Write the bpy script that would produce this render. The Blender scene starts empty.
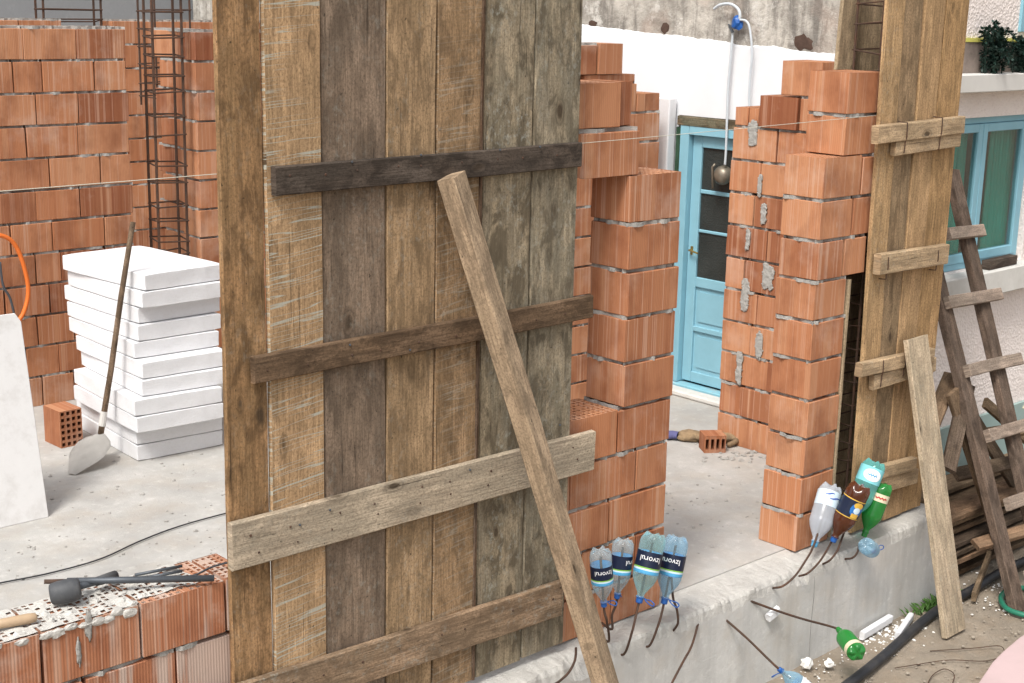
import bpy, bmesh, math, random
from mathutils import Vector, Matrix, noise as mnoise
random.seed(7)
C = bpy.context.scene.collection
scene = bpy.context.scene
V = Vector
# ------------------------------------------------------------------ camera
F_PX, CX, CY, CAM_H = 1422.0, 512.0, 341.5, 3.15
def _axes():
    h, roll, x1 = 336.0, 0.022, 2100.0
    p = math.atan2(h, F_PX)
    d = V((0, math.cos(p), math.sin(p)))
    c, s = math.cos(roll), math.sin(roll)
    d = V((c*d.x - s*d.y, s*d.x + c*d.y, d.z))
    y1 = -(d.x*(x1-CX) + d.z*F_PX)/d.y
    X = V((x1-CX, y1, F_PX)).normalized()
    Z = -d
    Y = Z.cross(X)
    return X, Y, Z
AX, AY, AZ = _axes()
ROT = Matrix((AX, AY, AZ))                       # picture axes -> world
EYE = V((0, 0, CAM_H))
cam = bpy.data.cameras.new('camera')
cam.sensor_fit = 'HORIZONTAL'; cam.sensor_width = 36.0
cam.lens = F_PX/1024*36.0
cam.clip_end = 500; cam.clip_start = 0.05
cam_o = bpy.data.objects.new('camera', cam); C.objects.link(cam_o)
r_, u_, b_ = ROT @ V((1, 0, 0)), ROT @ V((0, -1, 0)), ROT @ V((0, 0, -1))
cam_o.matrix_world = Matrix(((r_.x, u_.x, b_.x, EYE.x), (r_.y, u_.y, b_.y, EYE.y), (r_.z, u_.z, b_.z, EYE.z), (0, 0, 0, 1)))
scene.camera = cam_o
# ------------------------------------------------------------------ light
SUN_EL, SUN_AZ = 54.0, 204.0      # azimuth of the sun, measured from +X anticlockwise
w = bpy.data.worlds.new('World'); scene.world = w; w.use_nodes = True
nt = w.node_tree; nt.nodes.clear()
sky = nt.nodes.new('ShaderNodeTexSky'); sky.sky_type = 'NISHITA'; sky.sun_disc = False
sky.sun_elevation = math.radians(SUN_EL); sky.sun_rotation = math.radians(90 - SUN_AZ)
sky.air_density = 1.0; sky.dust_density = 4.0; sky.ozone_density = 1.0
hs = nt.nodes.new('ShaderNodeHueSaturation'); hs.inputs['Saturation'].default_value = 0.22
bg = nt.nodes.new('ShaderNodeBackground'); bg.inputs['Strength'].default_value = 0.105
wo = nt.nodes.new('ShaderNodeOutputWorld')
nt.links.new(sky.outputs[0], hs.inputs['Color']); nt.links.new(hs.outputs[0], bg.inputs['Color']); nt.links.new(bg.outputs[0], wo.inputs[0])
sun = bpy.data.lights.new('sun', 'SUN'); sun.energy = 1.5; sun.angle = math.radians(16); sun.color = (1.0, 0.955, 0.89)
sun_o = bpy.data.objects.new('sun', sun); C.objects.link(sun_o)
sd = V((math.cos(math.radians(SUN_EL))*math.cos(math.radians(SUN_AZ)), math.cos(math.radians(SUN_EL))*math.sin(math.radians(SUN_AZ)), math.sin(math.radians(SUN_EL))))
sun_o.rotation_euler = sd.to_track_quat('Z', 'Y').to_euler(); sun_o.location = sd*30
scene.view_settings.view_transform = 'Standard'; scene.view_settings.look = 'None'
scene.view_settings.exposure = 0.98; scene.view_settings.gamma = 1.0
scene.cycles.max_bounces = 8; scene.cycles.transparent_max_bounces = 16

# ------------------------------------------------------------------ survey helpers: a sight line met with a real plane
def _ray(u, v): return ROT @ V((u-CX, v-CY, F_PX))
def onz(u, v, z=0.0):
    r = _ray(u, v); return EYE + r*((z-CAM_H)/r.z)
def onx(u, v, x):
    r = _ray(u, v); return EYE + r*(x/r.x)
def ony(u, v, y):
    r = _ray(u, v); return EYE + r*(y/r.y)

# ------------------------------------------------------------------ object helpers
WORLD = {}
def prop(o, label=None, cat=None, group=None, kind=None):
    if label: o['label'] = label
    if cat: o['category'] = cat
    if group: o['group'] = group
    if kind: o['kind'] = kind
    return o
def thing(name, label, cat, loc=(0, 0, 0), group=None, rot=None):
    o = bpy.data.objects.new(name, None); C.objects.link(o)
    o.empty_display_size = 0.1
    o.location = loc
    if rot is not None: o.rotation_euler = rot
    WORLD[o] = V(loc)
    return prop(o, label, cat, group)
def finish(name, bm, mats, parent=None, smooth=False, local=False, origin=None):
    """link bm as one mesh object; vertices are in world metres unless local"""
    me = bpy.data.meshes.new(name)
    o = bpy.data.objects.new(name, me); C.objects.link(o)
    if parent is not None:
        o.parent = parent
        off = V((0, 0, 0)) if local else WORLD[parent]
        WORLD[o] = V((0, 0, 0)) if local else WORLD[parent]
    else:
        if local: off = V((0, 0, 0))
        else:
            if origin is None:
                lo = [min(v.co[i] for v in bm.verts) for i in range(3)]; hi = [max(v.co[i] for v in bm.verts) for i in range(3)]
                origin = V(((lo[0]+hi[0])/2, (lo[1]+hi[1])/2, lo[2]))
            off = V(origin); o.location = off
        WORLD[o] = off
    if off.length: bmesh.ops.translate(bm, verts=bm.verts, vec=-off)
    for f in bm.faces: f.smooth = smooth
    bm.to_mesh(me); bm.free()
    for m in (mats if isinstance(mats, (list, tuple)) else [mats]): me.materials.append(m)
    return o
def copy_tree(o, parent=None):
    c = o.copy(); C.objects.link(c)
    if parent: c.parent = parent
    for ch in list(o.children): copy_tree(ch, c)
    return c
def new_bm():
    bm = bmesh.new(); bm.loops.layers.uv.new('UVMap'); bm.loops.layers.uv.new('Local'); bm.loops.layers.float_color.new('tint'); return bm
def setf(bm, f, uvs, tint):
    uv = bm.loops.layers.uv['UVMap']; tc = bm.loops.layers.float_color['tint']
    for l, q in zip(f.loops, uvs):
        l[uv].uv = q; l[tc] = (tint[0], tint[1], tint[2], 1)
def boxg(bm, x0, x1, y0, y1, z0, z1, tint=(0.5, 0.5, 0.5), jit=0.0, top=True, mi=0, rz=0.0):
    """axis box with metre UVs on every face"""
    ou, ov = random.uniform(0, 40), random.uniform(0, 40)
    cx, cy = (x0+x1)/2, (y0+y1)/2
    cr, sr = math.cos(rz), math.sin(rz)
    P = []
    for x, y, z in ((x0, y0, z0), (x1, y0, z0), (x1, y1, z0), (x0, y1, z0), (x0, y0, z1), (x1, y0, z1), (x1, y1, z1), (x0, y1, z1)):
        dx, dy = x-cx, y-cy
        P.append(bm.verts.new((cx+dx*cr-dy*sr+random.uniform(-jit, jit), cy+dx*sr+dy*cr+random.uniform(-jit, jit), z+random.uniform(-jit, jit)*0.6)))
    Q = [((0, 1, 5, 4), 'x'), ((1, 2, 6, 5), 'y'), ((2, 3, 7, 6), 'x'), ((3, 0, 4, 7), 'y'), ((3, 2, 1, 0), 'z')]
    if top: Q.append(((4, 5, 6, 7), 'z'))
    out = []
    for idx, k in Q:
        f = bm.faces.new([P[i] for i in idx]); f.material_index = mi
        uvs = []
        for i in idx:
            co = P[i].co
            uvs.append((co.x-x0+ou, co.z-z0+ov) if k == 'x' else (co.y-y0+ou+3.3, co.z-z0+ov) if k == 'y' else (co.x-x0+ou, co.y-y0+ov))
        setf(bm, f, uvs, tint); out.append(f)
        lu = bm.loops.layers.uv['Local']
        for l, i in zip(f.loops, idx): l[lu].uv = ((0.5, 0.5) if k == 'z' else (0.0 if i in (0, 3, 4, 7) else 1.0, 0.0 if i < 4 else 1.0))
    return out
def chamfer(bm, off=0.004, seg=1):
    bmesh.ops.bevel(bm, geom=[e for e in bm.edges if len(e.link_faces) == 2], offset=off, segments=seg, affect='EDGES', profile=0.6)
def beam_bm(p0, p1, w, t, up, n=8, wob=0.002, ch=0.004, bm=None, endjit=0.0):
    """a sawn timber from p0 to p1: w across (along 'up' made square to the axis), t thick"""
    bm = bm or new_bm()
    p0, p1 = V(p0), V(p1); ax = p1-p0; L = ax.length; ax.normalize()
    a = V(up); a = (a-ax*a.dot(ax)).normalized(); b = ax.cross(a)
    hw, ht = w/2, t/2
    sec = [(-hw+ch, -ht), (hw-ch, -ht), (hw, -ht+ch), (hw, ht-ch), (hw-ch, ht), (-hw+ch, ht), (-hw, ht-ch), (-hw, -ht+ch)]
    per = [0]
    for i in range(8):
        q, r = sec[i], sec[(i+1) % 8]; per.append(per[-1]+math.hypot(r[0]-q[0], r[1]-q[1]))
    ou, ov = random.uniform(0, 50), random.uniform(0, 50); s1 = random.uniform(0, 99)
    rings = []
    for k in range(n+1):
        s = L*k/n
        bow = a*(mnoise.noise(V((s*1.3, s1, 0)))*wob*2) + b*(mnoise.noise(V((s*1.1, s1, 7)))*wob)
        ring = []
        for (x, y) in sec:
            e = 1 + mnoise.noise(V((s*4, s1+x*9, y*9)))*wob*6
            q = p0 + ax*s + a*x*e + b*y + bow
            if endjit and k in (0, n): q += ax*random.uniform(-endjit, endjit)
            ring.append(bm.verts.new(q))
        rings.append(ring)
    tint = (random.random(), random.random(), random.random())
    for k in range(n):
        for i in range(8):
            j = (i+1) % 8
            f = bm.faces.new((rings[k][i], rings[k][j], rings[k+1][j], rings[k+1][i]))
            setf(bm, f, [(per[i]+ou, L*k/n+ov), (per[i+1]+ou, L*k/n+ov), (per[i+1]+ou, L*(k+1)/n+ov), (per[i]+ou, L*(k+1)/n+ov)], tint)
    for ring, sgn in ((rings[0], -1), (rings[-1], 1)):
        f = bm.faces.new(ring[::-1] if sgn < 0 else ring)
        setf(bm, f, [(x+ou, y*0.3+ov) for x, y in (sec[::-1] if sgn < 0 else sec)], tint)
    bmesh.ops.recalc_face_normals(bm, faces=bm.faces)
    return bm
def spline(pts, per=6):
    pts = [V(p) for p in pts]
    if len(pts) < 3: return pts
    out = []
    for i in range(len(pts)-1):
        a, b, c, d = pts[max(i-1, 0)], pts[i], pts[i+1], pts[min(i+2, len(pts)-1)]
        for k in range(per):
            t = k/per
            out.append(0.5*((2*b)+(c-a)*t+(2*a-5*b+4*c-d)*t*t+(3*b-a-3*c+d)*t**3))
    out.append(pts[-1]); return out
def tube_bm(pts, r, sides=8, bm=None, caps=True):
    bm = bm or new_bm()
    pts = [V(p) for p in pts]; n = len(pts)
    rr = r if isinstance(r, (list, tuple)) else [r]*n
    T = [(pts[min(i+1, n-1)]-pts[max(i-1, 0)]).normalized() for i in range(n)]
    a = T[0].orthogonal().normalized()
    rings = []; s = 0
    for i in range(n):
        a = (a-T[i]*a.dot(T[i])).normalized(); b = T[i].cross(a)
        if i: s += (pts[i]-pts[i-1]).length
        rings.append(([bm.verts.new(pts[i]+(a*math.cos(2*math.pi*k/sides)+b*math.sin(2*math.pi*k/sides))*rr[i]) for k in range(sides)], s))
    for (q, s0), (p, s1) in zip(rings, rings[1:]):
        for k in range(sides):
            j = (k+1) % sides
            f = bm.faces.new((q[k], q[j], p[j], p[k]))
            setf(bm, f, [(k/sides*0.1, s0), ((k+1)/sides*0.1, s0), ((k+1)/sides*0.1, s1), (k/sides*0.1, s1)], (.5, .5, .5))
    if caps:
        bm.faces.new(rings[0][0][::-1]); bm.faces.new(rings[-1][0])
    return bm
def lathe_bm(prof, sides=24, bm=None, lobes=None):
    """profile [(r, z)] round local z; lobes(z, angle) scales the radius"""
    bm = bm or new_bm(); rings = []
    for r, z in prof:
        ring = []
        for k in range(sides):
            a = 2*math.pi*k/sides
            dz, s = lobes(r, z, a) if lobes else (0, 1)
            ring.append(bm.verts.new((r*s*math.cos(a), r*s*math.sin(a), z+dz)))
        rings.append(ring)
    for q, p in zip(rings, rings[1:]):
        for k in range(sides):
            j = (k+1) % sides; bm.faces.new((q[k], q[j], p[j], p[k]))
    return bm
def blob_bm(c, rx, ry, rz, seed=0, amp=0.3, sub=2, bm=None, freq=1.7, sq=1.0):
    bm = bm or new_bm()
    r = bmesh.ops.create_icosphere(bm, subdivisions=sub, radius=1.0)
    for v in r['verts']:
        d = v.co.copy()
        k = 1+amp*mnoise.noise(d*freq+V((seed*3.7, seed*1.3, 0)))
        if sq != 1.0:
            d = V([math.copysign(abs(q)**sq, q) for q in d]); k += 0.5*amp*mnoise.noise(d*6+V((seed, 0, 0)))
        v.co = V(c)+V((d.x*rx*k, d.y*ry*k, d.z*rz*k))
    return bm

# ------------------------------------------------------------------ materials
class NT:
    def __init__(s, name):
        s.m = bpy.data.materials.new(name); s.m.use_nodes = True
        s.t = s.m.node_tree; s.t.nodes.clear()
        s.out = s.n('OutputMaterial'); s.b = s.n('BsdfPrincipled')
        s.l(s.b.outputs[0], s.out.inputs[0])
    def n(s, k, **kw):
        x = s.t.nodes.new('ShaderNode'+k)
        for a, v in kw.items(): setattr(x, a, v)
        return x
    def l(s, a, b): s.t.links.new(a, b)
    def val(s, sock, v):
        if hasattr(v, 'links'): s.l(v, sock)
        else: sock.default_value = v
    def uv(s, sx=1, sy=1, src='uv', sz=1):
        if src == 'uv':
            q_ = s.n('UVMap'); q_.uv_map = 'UVMap'; o = q_.outputs[0]
        else: o = s.n('TexCoord').outputs['Object']
        mp = s.n('Mapping'); mp.inputs['Scale'].default_value = (sx, sy, sz); s.l(o, mp.inputs[0]); return mp.outputs[0]
    def noise(s, vec, scale, detail=4, rough=0.55, dist=0.0):
        x = s.n('TexNoise'); s.l(vec, x.inputs['Vector']); x.inputs['Scale'].default_value = scale
        x.inputs['Detail'].default_value = detail; x.inputs['Roughness'].default_value = rough; x.inputs['Distortion'].default_value = dist
        return x.outputs['Fac']
    def ramp(s, fac, stops):
        x = s.n('ValToRGB'); s.l(fac, x.inputs[0]); e = x.color_ramp.elements
        while len(e) < len(stops): e.new(0.5)
        for q, (p, c) in zip(e, stops):
            q.position = p; q.color = (*c, 1) if not isinstance(c, (int, float)) else (c, c, c, 1)
        return x.outputs[0]
    def mix(s, fac, a, b, blend='MIX'):
        x = s.n('Mix', data_type='RGBA', blend_type=blend)
        s.val(x.inputs[0], fac)
        for sock, v in ((x.inputs[6], a), (x.inputs[7], b)):
            if isinstance(v, tuple): sock.default_value = (*v, 1)
            else: s.l(v, sock)
        return x.outputs[2]
    def math(s, op, a, b=0.0, clamp=False):
        x = s.n('Math', operation=op, use_clamp=clamp); s.val(x.inputs[0], a); s.val(x.inputs[1], b); return x.outputs[0]
    def bump(s, h, strength, dist=0.01, prev=None):
        x = s.n('Bump'); x.inputs['Strength'].default_value = strength; x.inputs['Distance'].default_value = dist
        s.l(h, x.inputs['Height'])
        if prev: s.l(prev, x.inputs['Normal'])
        return x.outputs[0]
    def done(s, col=None, rough=0.8, normal=None, **kw):
        if col is not None: s.val(s.b.inputs['Base Color'], (*col, 1) if isinstance(col, tuple) else col)
        s.val(s.b.inputs['Roughness'], rough)
        if normal: s.l(normal, s.b.inputs['Normal'])
        for k, v in kw.items(): s.val(s.b.inputs[k.replace('_', ' ')], v)
        return s.m
def srgb(r, g, b):
    f = lambda c: (c/255/12.92) if c/255 <= 0.04045 else ((c/255+0.055)/1.055)**2.4
    return (f(r), f(g), f(b))

def mk_brick(name, light, dark, dusty=0.25, smear=0.0):
    s = NT(name)
    tint = s.n('Attribute', attribute_name='tint')
    sep = s.n('SeparateColor'); s.l(tint.outputs['Color'], sep.inputs[0])
    nu = s.n('UVMap'); nu.uv_map = 'UVMap'; uv = nu.outputs[0]
    ribs = s.n('TexWave', wave_type='BANDS', bands_direction='X', wave_profile='SIN'); s.l(uv, ribs.inputs['Vector']); ribs.inputs['Scale'].default_value = 24
    streak = s.noise(s.uv(22, 0.25), 1.0, 3, 0.6)
    fine = s.noise(s.uv(120, 0.8), 1.0, 2, 0.5)
    st2 = s.noise(s.uv(11, 0.12), 1.0, 2, 0.5)
    base = s.mix(sep.outputs[0], dark, light)
    base = s.mix(s.math('MULTIPLY', sep.outputs[1], 0.85), base, (light[0]*1.10, light[1]*1.28, light[2]*1.42))
    base = s.mix(s.math('MULTIPLY', s.ramp(streak, [(0.36, 0.0), (0.66, 1.0)]), 0.20), base, (min(1, light[0]*1.14), light[1]*1.38, light[2]*1.58))
    base = s.mix(s.math('MULTIPLY', s.ramp(streak, [(0.28, 1.0), (0.44, 0.0)]), 0.28), base, dark)
    base = s.mix(s.ramp(st2, [(0.575, 0.0), (0.62, 0.5)]), base, (light[0]*1.10, light[1]*1.42, light[2]*1.72))
    # dry pale lines where the extruder die rubbed
    ln = s.noise(s.uv(15, 0.03), 1.0, 1, 0.5)
    rid = s.math('ABSOLUTE', s.math('SUBTRACT', ln, 0.5))
    base = s.mix(s.math('MULTIPLY', s.ramp(rid, [(0.004, 1.0), (0.030, 0.0)]), s.math('ADD', s.math('MULTIPLY', sep.outputs[2], 0.45), 0.12)), base, (0.62, 0.40, 0.29))
    base = s.mix(s.math('MULTIPLY', ribs.outputs['Fac'], 0.16), base, tuple(c*0.8 for c in dark))
    blot = s.noise(s.uv(3.5, 2.0), 1.0, 5, 0.6)
    base = s.mix(s.ramp(blot, [(0.34, 0.55), (0.52, 0.0)]), base, tuple(c*0.82 for c in dark))
    dust = s.noise(s.uv(1.0, 1.0, 'obj'), 2.6, 6, 0.65)
    df = s.math('MULTIPLY', s.ramp(dust, [(0.54, 0.0), (0.70, 1.0)]), dusty)
    base = s.mix(df, base, (0.60, 0.47, 0.39))
    scr = s.noise(s.uv(9, 9, 'obj'), 1.0, 6, 0.75)
    base = s.mix(s.ramp(scr, [(0.66, 0.0), (0.74, 0.55)]), base, (0.60, 0.50, 0.43))
    if smear:
        sb = s.noise(s.uv(7, 0.35), 1.0, 4, 0.6)
        base = s.mix(s.math('MULTIPLY', s.ramp(sb, [(0.50, 0.0), (0.56, 1.0)]), smear), base, (0.50, 0.41, 0.35))
    # mortar smeared from the bed joints
    lo_ = s.n('UVMap'); lo_.uv_map = 'Local'; sl = s.n('SeparateXYZ'); s.l(lo_.outputs[0], sl.inputs[0])
    ed = s.math('MULTIPLY', s.math('ABSOLUTE', s.math('SUBTRACT', sl.outputs[1], 0.5)), 2.0)
    sm = s.noise(s.uv(7, 7, 'obj'), 1.0, 5, 0.7)
    eu = s.math('MULTIPLY', s.math('ABSOLUTE', s.math('SUBTRACT', sl.outputs[0], 0.5)), 2.0)
    chp = s.noise(s.uv(22, 22, 'obj'), 1.0, 4, 0.65)
    chf = s.ramp(s.math('ADD', s.math('MULTIPLY', s.math('MAXIMUM', s.math('POWER', eu, 6.0), s.math('POWER', ed, 5.0)), 0.5), chp), [(1.0, 0.0), (1.05, 0.75)])
    base = s.mix(chf, base, (0.60, 0.30, 0.17))
    smf = s.ramp(s.math('ADD', s.math('MULTIPLY', ed, 0.5), sm), [(1.01, 0.0), (1.10, 0.7)])
    base = s.mix(smf, base, (0.42, 0.37, 0.325))
    h = s.math('ADD', s.math('MULTIPLY', ribs.outputs['Fac'], 0.7), s.math('ADD', s.math('MULTIPLY', fine, 0.4), s.math('MULTIPLY', blot, 0.5)))
    return s.done(base, 0.80, s.bump(h, 0.35, 0.004), Specular_IOR_Level=0.3)
BRICK = mk_brick('brick_clay', (0.465, 0.190, 0.088), (0.215, 0.066, 0.028))
BRICK_DUSTY = mk_brick('brick_clay_dusty', (0.40, 0.155, 0.075), (0.21, 0.062, 0.028), 0.6, 0.75)

def mk_mortar(name, c):
    s = NT(name); o = s.uv(1, 1, 'obj')
    n1 = s.noise(o, 30, 6, 0.7); n2 = s.noise(o, 6, 4)
    col = s.mix(n1, tuple(x*0.68 for x in c), tuple(min(1, x*1.3) for x in c))
    col = s.mix(s.ramp(n2, [(0.4, 0.0), (0.7, 0.4)]), col, tuple(x*0.7 for x in c))
    return s.done(col, 0.95, s.bump(n1, 0.9, 0.012))
MORTAR = mk_mortar('mortar_grey', (0.36, 0.345, 0.32))
MORTAR_PALE = mk_mortar('mortar_pale', (0.56, 0.54, 0.50))

def mk_wood(name, c, dark=0.5, grey=0.3, greycol=(0.20, 0.18, 0.15), lines=0.0, stain=0.5, seed=0.0, edge=None, spots=0.0, green=0.0, knots=0.8, gain=1.18):
    """weathered sawn board: u across, v along, both in metres"""
    c = tuple(x*gain for x in c); m_l = sum(c)/3; c = tuple((x*0.86+m_l*0.14)*k for x, k in zip(c, (1.04, 0.99, 0.98)))
    greycol = tuple(x*gain for x in greycol)
    s = NT(name)
    un_ = s.n('UVMap'); un_.uv_map = 'UVMap'; uvn = un_.outputs[0]
    off = s.n('Mapping'); off.inputs['Location'].default_value = (seed*1.7, seed*3.1, 0); s.l(uvn, off.inputs[0])
    base_vec = off.outputs[0]
    def vec(sx, sy):
        m = s.n('Mapping'); m.inputs['Scale'].default_value = (sx, sy, 1); s.l(base_vec, m.inputs[0]); return m.outputs[0]
    sx = s.n('SeparateXYZ'); s.l(base_vec, sx.inputs[0])
    # knots bend the grain round them
    jig = s.n('Mix', data_type='VECTOR'); nz = s.n('TexNoise'); s.l(vec(14, 9), nz.inputs['Vector']); nz.inputs['Scale'].default_value = 1; nz.inputs['Detail'].default_value = 3
    jig.inputs[0].default_value = 0.10; s.l(vec(6.0, 2.9), jig.inputs[4]); s.l(nz.outputs['Color'], jig.inputs[5])
    vor = s.n('TexVoronoi', feature='F1'); s.l(jig.outputs[1], vor.inputs['Vector']); vor.inputs['Scale'].default_value = 1.0
    kd = vor.outputs['Distance']
    sel = s.n('SeparateColor'); s.l(vor.outputs['Color'], sel.inputs[0])
    keep = s.math('GREATER_THAN', sel.outputs[0], 1-knots)
    ksz = s.math('ADD', s.math('MULTIPLY', sel.outputs[1], 0.6), 0.6)
    kq = s.math('DIVIDE', kd, ksz)
    knot = s.math('MULTIPLY', s.ramp(kq, [(0.06, 1.0), (0.125, 0.0)]), keep)
    kring = s.math('MULTIPLY', s.ramp(kq, [(0.11, 0.0), (0.135, 1.0), (0.19, 0.0)]), keep)
    halo = s.math('MULTIPLY', s.ramp(kq, [(0.02, 1.0), (0.42, 0.0)]), keep)
    warp = s.noise(vec(4.5, 0.55), 1.0, 2, 0.5)
    ug = s.math('ADD', s.math('ADD', sx.outputs[0], s.math('MULTIPLY', warp, 0.34)), s.math('MULTIPLY', halo, 0.07))
    comb = s.n('CombineXYZ'); s.l(ug, comb.inputs[0]); s.l(s.math('MULTIPLY', sx.outputs[1], 0.05), comb.inputs[1])
    rings = s.noise(comb.outputs[0], 48, 4, 0.65)
    fib = s.noise(vec(105, 4), 1.0, 3, 0.65)
    med = s.noise(vec(20, 0.8), 1.0, 4, 0.6)
    lite = tuple(min(1, x*1.22) for x in c); drk = tuple(x*dark for x in c)
    col = s.mix(s.ramp(rings, [(0.36, 0.0), (0.60, 1.0)]), drk, lite)
    col = s.mix(0.42, col, c)
    col = s.mix(s.ramp(med, [(0.28, 0.55), (0.50, 0.0)]), col, tuple(x*0.52 for x in c))
    big = s.noise(vec(5.5, 1.9), 1.0, 6, 0.66, 0.5)
    col = s.mix(s.math('MULTIPLY', s.ramp(big, [(0.43, 0.0), (0.56, 1.0)]), grey), col, greycol)
    if green:
        g = s.noise(vec(11, 1.6), 1.0, 5, 0.62)
        col = s.mix(s.math('MULTIPLY', s.ramp(g, [(0.42, 0.0), (0.60, 1.0)]), green), col, (0.175, 0.163, 0.132))
    blot = s.noise(vec(11, 5.0), 1.0, 6, 0.68, 0.5)
    col = s.mix(s.math('MULTIPLY', s.ramp(blot, [(0.48, 0.0), (0.58, 1.0)]), min(1.0, stain*1.25)), col, tuple(x*0.24 for x in c))
    strk = s.noise(vec(26, 1.1), 1.0, 5, 0.7, 0.3)
    col = s.mix(s.math('MULTIPLY', s.ramp(strk, [(0.54, 0.0), (0.64, 1.0)]), min(1.0, stain)), col, tuple(x*0.33 for x in c))
    pale = s.noise(vec(8, 3.0), 1.0, 6, 0.7)
    col = s.mix(s.ramp(pale, [(0.52, 0.0), (0.63, 0.50)]), col, tuple(min(1, x*1.45+0.02) for x in c))
    cracks = s.noise(vec(70, 1.6), 1.0, 4, 0.65)
    col = s.mix(s.ramp(cracks, [(0.655, 0.0), (0.71, 0.75)]), col, (0.02, 0.016, 0.012))
    col = s.mix(s.ramp(fib, [(0.34, 0.55), (0.54, 0.0)]), col, tuple(x*0.40 for x in c))
    dots = s.noise(vec(52, 36), 1.0, 2, 0.6)
    col = s.mix(s.ramp(dots, [(0.69, 0.0), (0.74, 0.85)]), col, (0.02, 0.017, 0.013))
    grit = s.noise(vec(105, 75), 1.0, 3, 0.7)
    col = s.mix(s.ramp(grit, [(0.34, 0.62), (0.54, 0.0)]), col, tuple(x*0.3 for x in c))
    col = s.mix(s.math('MULTIPLY', halo, 0.30), col, tuple(x*0.45 for x in c))
    col = s.mix(s.math('MULTIPLY', kring, 0.55), col, tuple(x*0.22 for x in c))
    col = s.mix(s.math('MULTIPLY', knot, 0.85), col, (0.045, 0.030, 0.018))
    if spots:
        sp = s.noise(vec(34, 26), 1.0, 5, 0.72)
        reg = s.ramp(s.noise(vec(5, 2.4), 1.0, 3), [(0.44, 0.0), (0.58, 1.0)])
        col = s.mix(s.math('MULTIPLY', s.math('MULTIPLY', s.ramp(sp, [(0.52, 0.0), (0.64, 1.0)]), reg), spots), col, (0.36, 0.365, 0.32))
    if lines:
        # cement left in the saw marks across the board
        vv = s.math('ADD', sx.outputs[1], s.math('ADD', s.math('MULTIPLY', sx.outputs[0], -0.10), s.math('MULTIPLY', s.noise(vec(6, 3), 1.0, 1), 0.010)))
        c2 = s.n('CombineXYZ'); s.l(s.math('MULTIPLY', sx.outputs[0], 0.035), c2.inputs[0]); s.l(vv, c2.inputs[1])
        ln = s.noise(c2.outputs[0], 42, 1.5, 0.5)
        rid = s.math('ABSOLUTE', s.math('SUBTRACT', ln, 0.5))
        brk = s.noise(vec(5, 26), 1.0, 4, 0.6)
        area = s.ramp(s.noise(vec(1.2, 1.5), 1.0, 2), [(0.36, 0.0), (0.46, 1.0)])
        m_ = s.math('MULTIPLY', s.math('MULTIPLY', s.ramp(rid, [(0.008, 1.0), (0.026, 0.0)]), s.ramp(brk, [(0.30, 0.0), (0.44, 1.0)])), area)
        col = s.mix(s.math('MULTIPLY', m_, lines), col, (0.40, 0.395, 0.335))
    h = s.math('SUBTRACT', s.math('ADD', s.math('MULTIPLY', rings, 0.5), s.math('ADD', s.math('MULTIPLY', fib, 0.5), s.math('MULTIPLY', grit, 0.3))), s.math('ADD', s.math('MULTIPLY', s.ramp(cracks, [(0.64, 0.0), (0.73, 1.0)]), 1.2), s.math('MULTIPLY', knot, 0.4)))
    return s.done(col, 0.88, s.bump(h, 0.7, 0.006), Specular_IOR_Level=0.2)

def mk_concrete(name, c, dark=0.6, sc=1.0, crack=0.0, src='obj', warm=0.0, bump=0.35, streak=0.0):
    s = NT(name); o = s.uv(1, 1, src)
    n1 = s.noise(o, 1.3*sc, 6, 0.65); n2 = s.noise(o, 9*sc, 6, 0.7); n3 = s.noise(o, 60*sc, 3, 0.6)
    col = s.mix(s.ramp(n1, [(0.34, 0.0), (0.66, 1.0)]), tuple(x*dark for x in c), c)
    col = s.mix(s.ramp(n2, [(0.42, 0.0), (0.72, 0.55)]), col, tuple(x*(dark+0.05) for x in c))
    col = s.mix(s.ramp(n2, [(0.28, 0.5), (0.44, 0.0)]), col, tuple(min(1, x*1.25) for x in c))
    col = s.mix(s.math('MULTIPLY', n3, 0.3), col, tuple(x*0.6 for x in c))
    if warm:
        n4 = s.noise(o, 2.4*sc, 5, 0.6)
        col = s.mix(s.math('MULTIPLY', s.ramp(n4, [(0.46, 0.0), (0.68, 1.0)]), warm), col, (c[0]*0.75, c[1]*0.62, c[2]*0.48))
    if streak:
        n5 = s.noise(s.uv(7, 7, src, 0.5), 1.0, 5, 0.65)
        col = s.mix(s.math('MULTIPLY', s.ramp(n5, [(0.46, 0.0), (0.64, 1.0)]), streak), col, tuple(x*0.22 for x in c))
    return s.done(col, 0.92, s.bump(s.math('ADD', n2, s.math('MULTIPLY', n3, 0.5)), bump, 0.012), Specular_IOR_Level=0.25)
FLOOR = mk_concrete('floor_screed', (0.50, 0.487, 0.462), 0.70, 1.5, warm=0.25, bump=0.4)
FOUND = mk_concrete('foundation_concrete', (0.66, 0.65, 0.62), 0.78, 1.8, warm=0.28, bump=0.45, streak=0.18)
DIRT = mk_concrete('dirt', (0.36, 0.305, 0.24), 0.62, 2.2, warm=0.3, bump=1.0)
NEIGH = mk_concrete('grey_render', (0.33, 0.34, 0.35), 0.85, 0.6, bump=0.2)
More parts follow.
